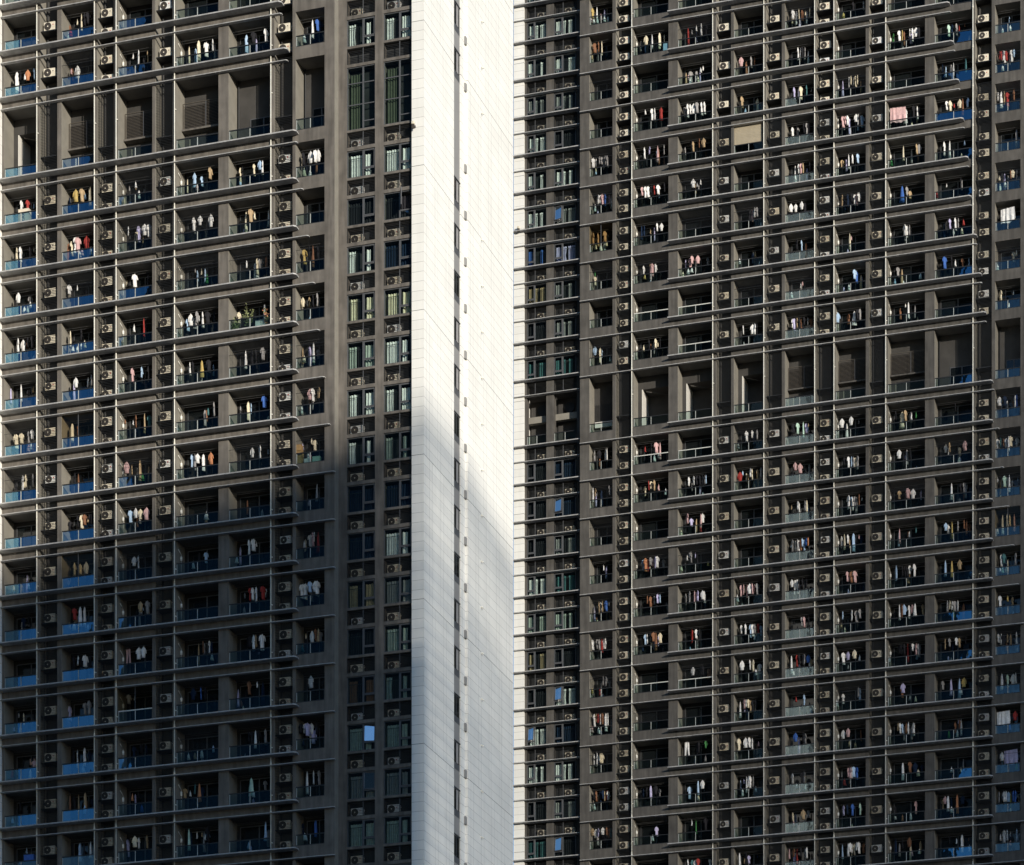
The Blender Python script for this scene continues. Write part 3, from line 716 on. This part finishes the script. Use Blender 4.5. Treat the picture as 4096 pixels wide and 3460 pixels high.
for k in range(R.lo, R.hi + 1):
    f = R.F(k)
    ledge(R, -10.03, -4.36, .20, f - .085, f, .02, d1=GD, name='bay_ledge')
    z = f + (4.03 if k == R.tall else 1.80)
    ledge(R, -10.03, -4.36, .36, z - .06, z, .02, d1=GD, name='bay_ledge')
cl = MB(); cl.box(-10.03, -9.17, .50, 14, -1.7, 160); cl.build('white_cladding', ['white'], R.root)
co = MB()
co.box(-9.17, 32.4, 3.3, 16, -1.7, 160)
for z0, z1 in ((-1.7, R.F(9) - .1), (R.T(9) + .6, 160)):
    co.box(-4.34, 32.4, DEP + .13, 3.29, z0, z1); co.box(-9.17, -4.35, 1.301, 3.29, z0, z1)
co.box(-9.17, -4.35, 2.01, 3.29, R.F(9) - .1, R.T(9) + .6)
co.box(-4.34, 32.4, 0.003, DEP - .01, -1.7, ZB - .005); co.box(-9.17, -4.342, GD, 1.3, -1.7, ZB - .005)
co.box(-4.34, 32.4, 0.003, DEP - .01, ZT + .005, 160); co.box(-9.17, -4.342, GD, 1.3, ZT + .005, 160)
co.build('tower_core', ['refuge'], R.root)
W.build('facade_wall', ['render_far'] + WM[1:], R.root)
R.rods.build('drying_rod', ['rod'], R.root)['kind'] = 'stuff'
make_rails(R); make_doors(R); make_shelves(R)

# ---------------------------------------------------------------- air conditioners
def make_acs():
    items = []
    for t in (L, R):
        by = {}
        for (u, d, z, name, k, pos) in t.things_ac: by.setdefault((name, pos), []).append(k)
        for key in by: by[key] = sorted(set(by[key]))
        for (u, d, z, name, k, pos) in t.things_ac:
            p = t.mw @ Vector((u, d, z)); inside = seen(p, -25)
            items.append((-(1 / p.y) * (1 if inside else .2), len(items), t, u, d, z, name, pos, by[(name, pos)].index(k)))
    items.sort()
    proto = None; rest = MB()
    for n, (sz, _, t, u, d, z, name, pos, row) in enumerate(items):
        if n < 300:
            mw = t.place(u, d, z, random.gauss(0, .03)) @ Matrix.Scale(random.choice([.92, 1, 1, 1.04]), 4)
            if proto is None:
                o = obj('air_conditioner', AC_MESH); o.matrix_world = mw; obj('fan', FAN_MESH, o); proto = o
            else: o = copy_thing(proto, mw)
            o.data = random.choice(AC_MESHES)
            lab = f"{'single ' if not pos else pos + ' '}air conditioner, {t.side} tower's {name}, {ORD[row]} row from top"
            tag(o, lab, 'air conditioner', 'air conditioners on the two towers')
        else:
            mw = t.place(u, d, z)
            for me in (AC_MESH, FAN_MESH):
                off = 0 if me is AC_MESH else 2; b = len(rest.v)
                rest.v += [tuple(mw @ v.co) for v in me.vertices]
                for p in me.polygons: rest.f.append(tuple(b + q for q in p.vertices)); rest.mi.append(p.material_index + off)
    if rest.f:
        o = rest.build('air_conditioner', ['ac', 'badge', 'fan', 'black', 'ac'])
        tag(o, 'remaining white air conditioners set in the right tower louvre shafts', 'air conditioner', 'air conditioners on the two towers', 'stuff')
make_acs()

# ---------------------------------------------------------------- laundry
def ell(cx, cy, z, rx, ry, n=8, ph=0, wob=0):
    return [(cx + rx * math.cos(2 * math.pi * i / n + ph) * (1 + wob * math.sin(3 * i + ph * 5)), cy + ry * math.sin(2 * math.pi * i / n + ph) * (1 + wob * math.cos(2 * i + ph)), z) for i in range(n)]
def garment_mesh(style, var):
    r = random.Random(hash((style, var)) & 0xffff if False else (ord(style) * 31 + var)); mb = MB()
    j = lambda a: r.uniform(-a, a)
    if style == 'H':      # sheet over the rod
        w, h = 1.25, 1.05; n = 14
        top = [(-w / 2 + w * i / n, .02 * math.sin(i * 1.7), -.0) for i in range(n + 1)]
        bot = [(-w / 2 + w * i / n * (1 + .02), .05 * math.sin(i * 1.3 + var), -h + .05 * math.sin(i * .6)) for i in range(n + 1)]
        mid = [(a[0], (a[1] + b[1]) / 2 + .02 * math.sin(i * 2), (a[2] + b[2]) / 2) for i, (a, b) in enumerate(zip(top, bot))]
        for A, B in ((mid, top), (bot, mid)):
            for i in range(n): mb.quad([A[i], A[i + 1], B[i + 1], B[i]])
        bk = [(x, y + .08, z * .8) for x, y, z in bot]
        for i in range(n): mb.quad([bk[i + 1], bk[i], top[i], top[i + 1]])
    elif style == 'P':    # trousers pegged at the waist
        for sx in (-1, 1):
            mb.rings([ell(sx * .09, 0, 0, .10, .05), ell(sx * .10, 0, -.3, .10, .05, 8, .2, .06), ell(sx * .13, .02, -.65, .075, .05, 8, .4, .1), ell(sx * .15 + j(.02), .02, -.98, .085, .05, 8, .5, .1)])
    elif style in 'BD':   # seen flat on
        ln = .74 if style == 'B' else 1.15; w = (.15 if style == 'B' else .12) * r.uniform(.85, 1.15); wb = (.17 if style == 'B' else .23) * r.uniform(.85, 1.2)
        mb.rings([ell(0, 0, -.05, .025, .02), ell(j(.01), 0, -.10, w * .55, .04), ell(j(.01), 0, -.19, w * .95, .05), ell(j(.01), 0, -.32, w, .06, 8, .2, .08), ell(j(.015), .01, -.28 - (ln - .28) * .5, (w + wb) / 2, .06, 8, .5, .10), ell(j(.02), .015, -ln, wb, .07, 8, .7, .14)])
        if style == 'B' or var % 2:
            for sx in (-1, 1):
                sl = .24 + .18 * r.random()
                mb.rings([ell(sx * (w - .05), 0, -.15, .03, .045), ell(sx * (w + .015), 0, -.12 - sl * .5, .045, .04), ell(sx * (w + .03 + j(.02)), .0, -.13 - sl, .045, .035, 8, .3, .1)])
        mb.tube((0, 0, .0), (0, 0, -.07), .008, 5)
    else:                  # hung along the rod, seen nearly edge on
        ln = {'N': .80, 'L': 1.15, 'S': .36, 'd': .45}[style] * (1 + j(.18))
        w = {'N': .085, 'L': .095, 'S': .075, 'd': .12}[style] * .92 * (1 + j(.3)); dd = {'N': .17, 'L': .16, 'S': .08, 'd': .10}[style]
        mb.rings([ell(0, 0, -.04, .01, .02), ell(0, 0, -.11, w * .35, dd * .6), ell(j(.012), 0, -.10 - ln * .22, w * .72, dd, 8, .2, .10), ell(j(.02), 0, -.09 - ln * .6, w, dd, 8, .6, .14), ell(j(.03), 0, -.06 - ln, w * 1.15, dd * 1.05, 8, .9, .2)])
        if style == 'N':
            for sy in (-1, 1): mb.rings([ell(0, sy * dd * .75, -.10, .03, .05), ell(j(.02), sy * (dd + .04), -.28, .045, .05), ell(j(.03), sy * (dd + .05), -.40 + j(.05), .05, .045)])
        mb.tube((0, 0, .0), (0, 0, -.06), .007, 5)
    return mb
NOUN = dict(N='shirt', L='long garment', S='small garment', B='shirt', D='dress', H='bed sheet', P='trousers', d='laundry cloth')
GM = {}
def get_garment(style, var, c):
    key = (style, var, c)
    if key not in GM: GM[key] = garment_mesh(style, var).mesh(NOUN[style].replace(' ', '_'), ['cl_' + c], True)
    return GM[key]
AREA = dict(N=.16, L=.24, S=.06, B=.42, D=.5, H=1.0, P=.36, d=.1)
BRIGHT = dict(k=.3, n=.45, g=.7, x=.7)
def make_laundry():
    items = []
    for t, bal, data in ((L, BAL_L, LD), (R, BAL_R, RD)):
        for bi, (ci, u0, u1, sill) in enumerate(bal):
            rows = sorted(k for k in range(t.lo, t.hi + 1) if t.vis((u0 + u1) / 2, .4, t.F(k) + 1.5, -5))
            for k in rows:
                toks = [q for q in data[ci].get(k, '').replace('#', '').replace('=', '').replace('%', '').replace('T', '').split() if q]
                toks = sorted(toks, key=lambda q: int(''.join(x for x in q[1:] if x.isdigit())))
                tot = len(toks)
                for gi, q in enumerate(toks):
                    c = q[0]; pc = int(''.join(x for x in q[1:] if x.isdigit())); st = q[-1] if not q[-1].isdigit() else 'N'
                    rnd = random.Random(k * 131 + bi * 17 + gi * 7 + (0 if t is L else 999))
                    d = rnd.choice([.42, .5, .72]) if st != 'd' else rnd.uniform(.25, .8)
                    if st == 'H': d = .4
                    u = t.sight(u0 + (u1 - u0) * pc / 100, d)
                    z = t.T(k) - .33 + random.Random(k * 7 + bi).uniform(-.14, .05) + rnd.uniform(-.05, 0) if st != 'd' else t.F(k) + rnd.uniform(.95, 1.25)
                    if st == 'S': z -= rnd.uniform(0, .35)
                    p = t.mw @ Vector((u, d, z - .4))
                    if not seen(p, 2): continue
                    items.append((-AREA[st] * BRIGHT.get(c, 1) / p.y, len(items), t, u, d, z, st, c, gi, tot, bi, rows.index(k), rnd.randrange(5), rnd.uniform(-.7, .7), rnd.uniform(.82, 1.14)))
                if toks:
                    rr = random.Random(k * 57 + bi * 13 + (5 if t is L else 0))
                    for q in range(rr.randrange(1, 5)):
                        d = rr.uniform(.8, 1.15); u = t.sight(u0 + (u1 - u0) * rr.uniform(.2, .95), d); z = t.T(k) - .42 + rr.uniform(-.25, .05)
                        st = rr.choice('NNLSd'); c = rr.choice('ggkknxwltsc')
                        if st == 'd': z = t.F(k) + rr.uniform(.7, 1.2)
                        if seen(t.mw @ Vector((u, d, z - .4)), 2): items.append((1, len(items), t, u, d, z, st, c, 0, 1, bi, 0, rr.randrange(5), rr.uniform(-.8, .8), rr.uniform(.7, 1.05)))
    items.sort(); rest = {}
    for n, (sz, _, t, u, d, z, st, c, gi, tot, bi, row, var, rz, sc) in enumerate(items):
        mw = t.place(u, d, z, rz * (1 if st in 'NLSd' else .5)) @ Matrix.Diagonal((sc * .86, sc * .86, sc, 1))
        if n < 300:
            o = obj(NOUN[st].replace(' ', '_'), get_garment(st, var, c)); o.matrix_world = mw
            where = ('only item' if tot == 1 else ORD[gi] + ' from left')
            tag(o, f"{CNAME[c]} {NOUN[st]}, {where}, {t.side} tower, {ORD[bi]} balcony column, {ORD[row]} row from top", 'laundry', 'laundry drying on the balconies')
        else:
            me = get_garment(st, var, c); mb = rest.setdefault('all', MB()); b = len(mb.v); ci = list(PAL).index(c)
            mb.v += [tuple(mw @ v.co) for v in me.vertices]
            for p in me.polygons: mb.f.append(tuple(b + q for q in p.vertices)); mb.mi.append(ci)
    if rest:
        o = rest['all'].build('hanging_laundry', ['cl_' + c for c in PAL], smooth=True)
        tag(o, 'remaining small and dark laundry pieces hanging on both towers\' balconies', 'laundry', 'laundry drying on the balconies', 'stuff')
    print('LAUNDRY', len(items))
make_laundry()

# ---------------------------------------------------------------- gas meters on the balcony side walls
def make_meters():
    mb = MB(); mb.rings([ell(0, 0, z, r, r * .8, 10) for z, r in ((.0, .04), (.02, .075), (.22, .075), (.27, .04))])
    mb.tube((0, 0, 0), (0, 0, -.75), .014, 6); mb.tube((0, 0, .27), (-.03, .05, .42), .014, 6); mb.tube((-.03, .05, .42), (-.05, -.35, .62), .02, 6)
    proto = None
    for t, bal in ((L, [b for b in BAL_L if b[0] in 'CD']), (R, [b for b in BAL_R if b[0] in 'HLM'])):
        allb = BAL_L if t is L else BAL_R
        for b in bal:
            ks = [k for k in range(t.lo, t.hi + 1) if k != t.tall and t.vis(b[1] + .1, .5, t.F(k) + 1.3, 0)]
            allk = sorted(k for k in range(t.lo, t.hi + 1) if t.vis((b[1] + b[2]) / 2, .4, t.F(k) + 1.5, -5))
            for k in ks:
                if k not in allk: continue
                mw = t.place(b[1] + .10, .62, t.F(k) + 1.28)
                if proto is None:
                    o = mb.build('gas_meter', ['meter'], smooth=True); o.matrix_world = mw; proto = o
                else: o = copy_thing(proto, mw)
                tag(o, f"white gas meter on side wall, {t.side} tower, {ORD[allb.index(b)]} balcony column, {ORD[allk.index(k)]} row from top", 'gas meter', 'gas meters on balcony side walls')
make_meters()

# ---------------------------------------------------------------- floodlights on the white corner strips
def floodlight(t, u, d, z, label):
    r = bpy.data.objects.new('floodlight', None); COL.objects.link(r); r.matrix_world = t.place(u, d, z)
    a = MB(); a.box(-.09, .09, -.06, 0, -.12, .02); a.box(-.03, .03, -.22, -.06, -.05, 0); a.build('bracket', ['black'], r)
    b = MB(); b.bevbox(-.10, .10, -.34, -.14, .0, .20, .03); b.build('lamp_head', ['ac'], r)
    c = MB(); c.box(-.08, .08, -.30, -.17, -.24, -.002); c.build('lamp_glass', ['fan'], r)
    tag(r, label, 'lamp')
floodlight(L, 15.97, .45, 100.8, 'small floodlight on the white corner strip of the left tower')
floodlight(R, -9.55, .50, 121.0, 'small floodlight on the white edge strip of the right tower')

# ---------------------------------------------------------------- plants, boxes, bins and a resident
def plant(t, u, d, z, h, w, label, flower=None, seed=1):
    rnd = random.Random(seed); r = bpy.data.objects.new('potted_plant', None); COL.objects.link(r); r.matrix_world = t.place(u, d, z)
    p = MB(); p.rings([ell(0, 0, zz, q, q, 12) for zz, q in ((0, .11), (.22, .15), (.24, .15))]); p.build('pot', ['soil'], r)
    st = MB(); lf = MB(); fl = MB()
    for i in range(9):
        a = rnd.uniform(0, 6.28); tip = Vector((math.cos(a) * w * rnd.uniform(.2, 1), math.sin(a) * w * .6, h * rnd.uniform(.55, 1)))
        base = Vector((0, 0, .22)); st.tube(base, tip, .012, 5, 0, .005)
        for j in range(16):
            c = base.lerp(tip, rnd.uniform(.35, 1.05)) + Vector((rnd.gauss(0, .06), rnd.gauss(0, .06), rnd.gauss(0, .05)))
            e = Euler((rnd.uniform(0, 6), rnd.uniform(0, 6), rnd.uniform(0, 6))).to_matrix(); s = rnd.uniform(.045, .085)
            tgt = fl if (flower and rnd.random() < .55) else lf
            tgt.quad([c + e @ Vector(q) * s for q in ((-.5, 0, 0), (0, -1, .15), (.5, 0, 0), (0, 1.2, .15))])
    st.build('stem', ['leaf'], r); lf.build('leaves', ['leaf'], r)
    if flower: fl.build('flowers', [flower], r)
    tag(r, label, 'plant', 'potted plants on a left tower balcony')
k = 5; f = L.F(k)
plant(L, L.sight(3.61 + 2.89 * .5, .3), .3, f + .05, 1.75, .50, 'tall leafy green potted plant on left tower fifth-column balcony', None, 3)
plant(L, L.sight(3.61 + 2.89 * .17, .4), .4, f + .05, 1.2, .25, 'small green potted plant by the left wall of plant-filled balcony', None, 8)
plant(L, L.sight(3.61 + 2.89 * .93, .25), .25, f + .05, 1.35, .26, 'orange flowering potted plant beside the drainpipe on plant-filled balcony', 'cl_o', 5)

def box_thing(t, u, d, z, sx, sy, sz, m, label, name='cardboard_box', cat='box', group=None):
    r = bpy.data.objects.new(name, None); COL.objects.link(r); r.matrix_world = t.place(u, d, z)
    b = MB(); b.box(-sx / 2, sx / 2, -sy / 2, sy / 2, 0, sz); b.build('body', [m], r)
    l = MB(); l.box(-sx / 2 - .012, sx / 2 + .012, -sy / 2 - .012, sy / 2 + .012, sz + .001, sz + .03); l.build('lid', [m], r)
    tag(r, label, cat, group); return r
f = L.F(8)
for i, (x, z, w_, h_) in enumerate([(.22, .22, .36, .45), (.24, .72, .40, .36), (.22, 1.14, .36, .34)]):
    box_thing(L, L.sight(8.18 + .05 + x, .35), .35, f + z, w_, .35, h_, 'card', ['bottom', 'middle', 'top'][i] + ' cardboard box of the stack on left tower sixth-column balcony', group='cardboard boxes stacked on a balcony')
f = L.F(8)
for i, (x, w_, h_) in enumerate([(.85, .40, .35), (1.45, .48, .42)]):
    box_thing(L, L.sight(8.18 + x, .4), .4, f + .2, w_, .35, h_, ['cl_w', 'cl_m'][i], ['white', 'pale green'][i] + ' storage box behind the glass beside cardboard stack', 'storage_box', 'box')
f = L.F(2)
M['palecard'] = mat('pale_card', (.66, .58, .47), 0.8, 0.06, 4.0)
bx = box_thing(L, L.sight(-12.18 + 2.37 * .63, .30), .30, f + .02, .74, .4, 1.10, 'palecard', 'tall pale cardboard box with sideways lettering on left tower first-column balcony')
tx = bpy.data.curves.new('lettering', 'FONT'); tx.body = 'YORK'; tx.size = .26; tx.extrude = .002; tx.materials.append(M['ink'])
tmp_ = bpy.data.objects.new('tmp', tx); COL.objects.link(tmp_); bpy.context.view_layer.update()
tm_ = bpy.data.meshes.new_from_object(tmp_.evaluated_get(bpy.context.evaluated_depsgraph_get())); bpy.data.objects.remove(tmp_)
to = obj('lettering', tm_, bx); to.matrix_local = Matrix.Translation((.08, -.206, .18)) @ Matrix.Rotation(math.pi / 2, 4, 'X') @ Matrix.Rotation(math.pi / 2, 4, 'Z')
for i_, x_ in enumerate((.72, .86)): box_thing(L, L.sight(3.61 + 2.89 * x_, .55), .55, L.F(5) + .02, .36, .3, .78, 'cl_w', ('left', 'right')[i_] + ' white cabinet of the pair behind the glass of plant-filled balcony', 'storage_cabinet', 'cabinet')
box_thing(R, R.sight(.05 + 2.88 * .93, .3), .3, R.F(0) + .2, .36, .36, .72, 'cl_s', 'pale blue bin in the corner of the right tower second-column balcony', 'laundry_bin', 'bin')
box_thing(L, L.sight(-12.18 + 2.37 * .79, .4), .4, L.F(16) + .9, .7, .4, .40, 'cl_b', 'blue crate above the railing on lowest first-column balcony', 'storage_crate', 'crate')

def person(t, u, d, z, label):
    """one resident leaning at the railing, head turned left, arm raised"""
    me = bpy.data.meshes.new('person')
    V = [(0, 0, .92), (0, 0, 1.15), (0, -.02, 1.35), (-.02, -.03, 1.44), (-.03, -.04, 1.56), (-.17, -.02, 1.36), (-.26, -.12, 1.14), (-.22, -.25, 1.34), (-.2, -.28, 1.42),
         (.17, -.02, 1.36), (.22, -.08, 1.1), (.16, -.3, 1.0), (.13, -.36, 1.0), (-.09, 0, .86), (-.10, .02, .48), (-.10, .03, .06), (-.10, -.12, .03), (.09, 0, .86), (.10, .02, .48), (.10, .03, .06), (.10, -.12, .03)]
    E_ = [(0, 1), (1, 2), (2, 3), (3, 4), (2, 5), (5, 6), (6, 7), (7, 8), (2, 9), (9, 10), (10, 11), (11, 12), (0, 13), (13, 14), (14, 15), (15, 16), (0, 17), (17, 18), (18, 19), (19, 20)]
    Rr = [.14, .13, .13, .055, .10, .06, .045, .035, .03, .06, .045, .035, .03, .09, .06, .045, .035, .09, .06, .045, .035]
    for q in range(5):                                   # five fingers on each hand
        for hb, (dx, dy, dz) in ((8, (0.012 * (q - 2), -.02, .07 - .008 * abs(q - 2))), (12, (0.014 * (q - 2), -.07 + .008 * abs(q - 2), -.02))):
            V.append(tuple(Vector(V[hb]) + Vector((dx, dy, dz)))); E_.append((hb, len(V) - 1)); Rr.append(.009)
    me.from_pydata(V, E_, []); o = bpy.data.objects.new('person', me); COL.objects.link(o)
    sk = o.modifiers.new('skin', 'SKIN')
    for i, v in enumerate(me.skin_vertices[0].data): v.radius = (Rr[i], Rr[i] * (.8 if i < 3 else 1)); v.use_root = (i == 0)
    sb = o.modifiers.new('sub', 'SUBSURF'); sb.levels = 1; sb.render_levels = 1
    me.materials.append(M['skin']); o.matrix_world = t.place(u, d, z)
    h = MB(); c = Vector((-.03, -.04, 1.58))
    h.rings([[(c.x + rr * math.cos(a) , c.y + .02 + rr * 1.1 * math.sin(a), c.z + zz) for a in [2 * math.pi * i / 10 for i in range(10)]] for zz, rr in ((-.02, .085), (.04, .105), (.09, .09), (.125, .04))]); h.build('hair', ['hair'], o, smooth=True)
    b = MB(); b.rings([ell(0, -.01, zz, a, bb, 10) for zz, a, bb in ((.90, .17, .13), (1.1, .155, .125), (1.3, .19, .13), (1.42, .09, .09))]); b.build('top', ['cl_p'], o, smooth=True)
    p = MB()
    for sx in (-1, 1): p.rings([ell(sx * .09, 0, zz, a, a, 10) for zz, a in ((.95, .11), (.5, .085), (.1, .075))])
    p.build('trousers', ['cl_k'], o, smooth=True)
    fc = MB()
    for sx in (-.035, .035): fc.box(c.x + sx - .01, c.x + sx + .01, c.y - .098, c.y - .09, c.z - .005, c.z + .007, 0)
    fc.box(c.x - .025, c.x + .025, c.y - .096, c.y - .088, c.z - .065, c.z - .057, 1); fc.build('face', ['hair', 'cl_p'], o)
    tag(o, label, 'person')
person(L, L.sight(-9.95, .42), .42, L.F(14), 'dark-haired person in pink top standing at the first-column balcony beside drainpipe')

# ---------------------------------------------------------------- ground, town outside the frame and added sun blockers
gm = MB(); gm.quad([(-9000, -9000, GROUND), (9000, -9000, GROUND), (9000, 9000, GROUND), (-9000, 9000, GROUND)])
tag(gm.build('ground', [mat('ground_paving', (.06, .06, .058), .9, .15, .05)]), kind='structure')

EV, QV = Vector((.882, .471, 0)), Vector((.471, -.882, 0))       # across the sun, towards the sun
def eq(e, q, z): return EV * e + QV * q + Vector((0, 0, z))
M['town'] = mat('town_render', (.16, .15, .145), .8, .12, .3)
M['towndark'] = mat('dark_curtain_wall', (.022, .027, .028), .35, .2, .2)
def prism(mb, pts, z0, z1):
    n = len(pts); mb.rings([[(p.x, p.y, z0) for p in pts], [(p.x, p.y, z1) for p in pts]])
Q0 = 175; SL = .172
tn = MB()
Q1 = 380
lef = [eq(89.2, Q1 + 5.0, 0), eq(89.6, Q1 + 40, 0), eq(70, Q1 + 60, 0), eq(48, Q1 + 46, 0)]
cor = [eq(94, Q0, 0), eq(112, Q0 + 20, 0), eq(70, Q0 + 60, 0), eq(52, Q0 + 46, 0)]
prism(tn, lef, GROUND, 115.3 + SL * Q1)
def shade_slat(z0, z1):
    for p, q in ((eq(85.5, Q0 + 9.3, 0), eq(94, Q0, 0)), (eq(94, Q0, 0), eq(112, Q0 + 28, 0))):
        tn.quad([(p.x, p.y, z0), (q.x, q.y, z0), (q.x, q.y, z1), (p.x, p.y, z1)])
zz = 115.2
while zz > 78:                                                      # added screen of slats, fill set to thin the sun
    fill = .56 if zz > 112 else (.44 if zz > 107.5 else (.62 if zz > 101 else .69))
    shade_slat(zz - 1.2 * fill + SL * Q0, zz + SL * Q0); zz -= 1.2
o = tn.build('neighbour_tower', ['town'])
tag(o, 'neighbouring tower with added slat screen outside the frame, shading the left tower', 'building')

st = MB()  # unseen slab added only to shade the tower front
prism(st, [eq(80, 14, 0), eq(90.75, 14, 0), eq(90.75, 26, 0), eq(80, 26, 0)], GROUND, 99.5 + SL * 14)
tag(st.build('shade_slab', ['town']), 'added slab outside the frame shading the lower left tower front', 'building')
hl = MB()  # unseen ridge added, profile shaped to dim sun on the right tower
HQ = 4300
prof = [(60, 20), (108, 40), (120, 66), (125, 83), (131, 111), (138, 131), (150, 141), (175, 145), (260, 150), (600, 120), (1200, 40), (2200, -300)]
fr_ = [eq(e, HQ, z + SL * HQ) for e, z in prof]; lo_ = [eq(e, HQ - 900, GROUND) for e, z in prof]; bk_ = [eq(e, HQ + 1500, GROUND) for e, z in prof]
for i in range(len(prof) - 1):
    hl.quad([lo_[i], lo_[i + 1], fr_[i + 1], fr_[i]]); hl.quad([fr_[i], fr_[i + 1], bk_[i + 1], bk_[i]])
hl.quad([lo_[0], fr_[0], bk_[0]])
tag(hl.build('shade_ridge', [mat('shade_ridge_surface', (.05, .065, .035), .9, .3, .01)]), kind='structure')

mt = MB()
prism(mt, [Vector(q) for q in ((-46, 8, 0), (-46, 0, 0), (42, 0, 0), (50.5, 8, 0))], GROUND, 275)
o = mt.build('dark_office_tower', ['towndark']); o.location = (-112, 62, 0)
tag(o, 'dark glass tower outside the frame mirrored in the balcony glass', 'building')

# ---------------------------------------------------------------- daylight
SUN = Vector((.683, -1.279, .25)).normalized()
sd = bpy.data.lights.new('sun', 'SUN'); so = bpy.data.objects.new('sun', sd); COL.objects.link(so)
sd.energy = 5.0; sd.angle = math.radians(.53); sd.color = (1.0, .92, .79)
so.rotation_euler = SUN.to_track_quat('Z', 'Y').to_euler(); so.location = (60, -120, 200)
w = bpy.data.worlds.new('World'); S.world = w; w.use_nodes = True
nt = w.node_tree; bg = nt.nodes['Background']
sky = nt.nodes.new('ShaderNodeTexSky'); sky.sky_type = 'NISHITA'; sky.sun_disc = False
sky.sun_elevation = math.asin(SUN.z); sky.sun_rotation = math.atan2(SUN.x, SUN.y)
sky.air_density = 1.0; sky.dust_density = 0.35; sky.ozone_density = 3.8
nt.links.new(sky.outputs[0], bg.inputs['Color']); bg.inputs['Strength'].default_value = 0.18
S.view_settings.view_transform = 'Standard'; S.view_settings.look = 'None'; S.view_settings.exposure = 0; S.view_settings.gamma = 1
S.cycles.max_bounces = 8; S.cycles.transparent_max_bounces = 16
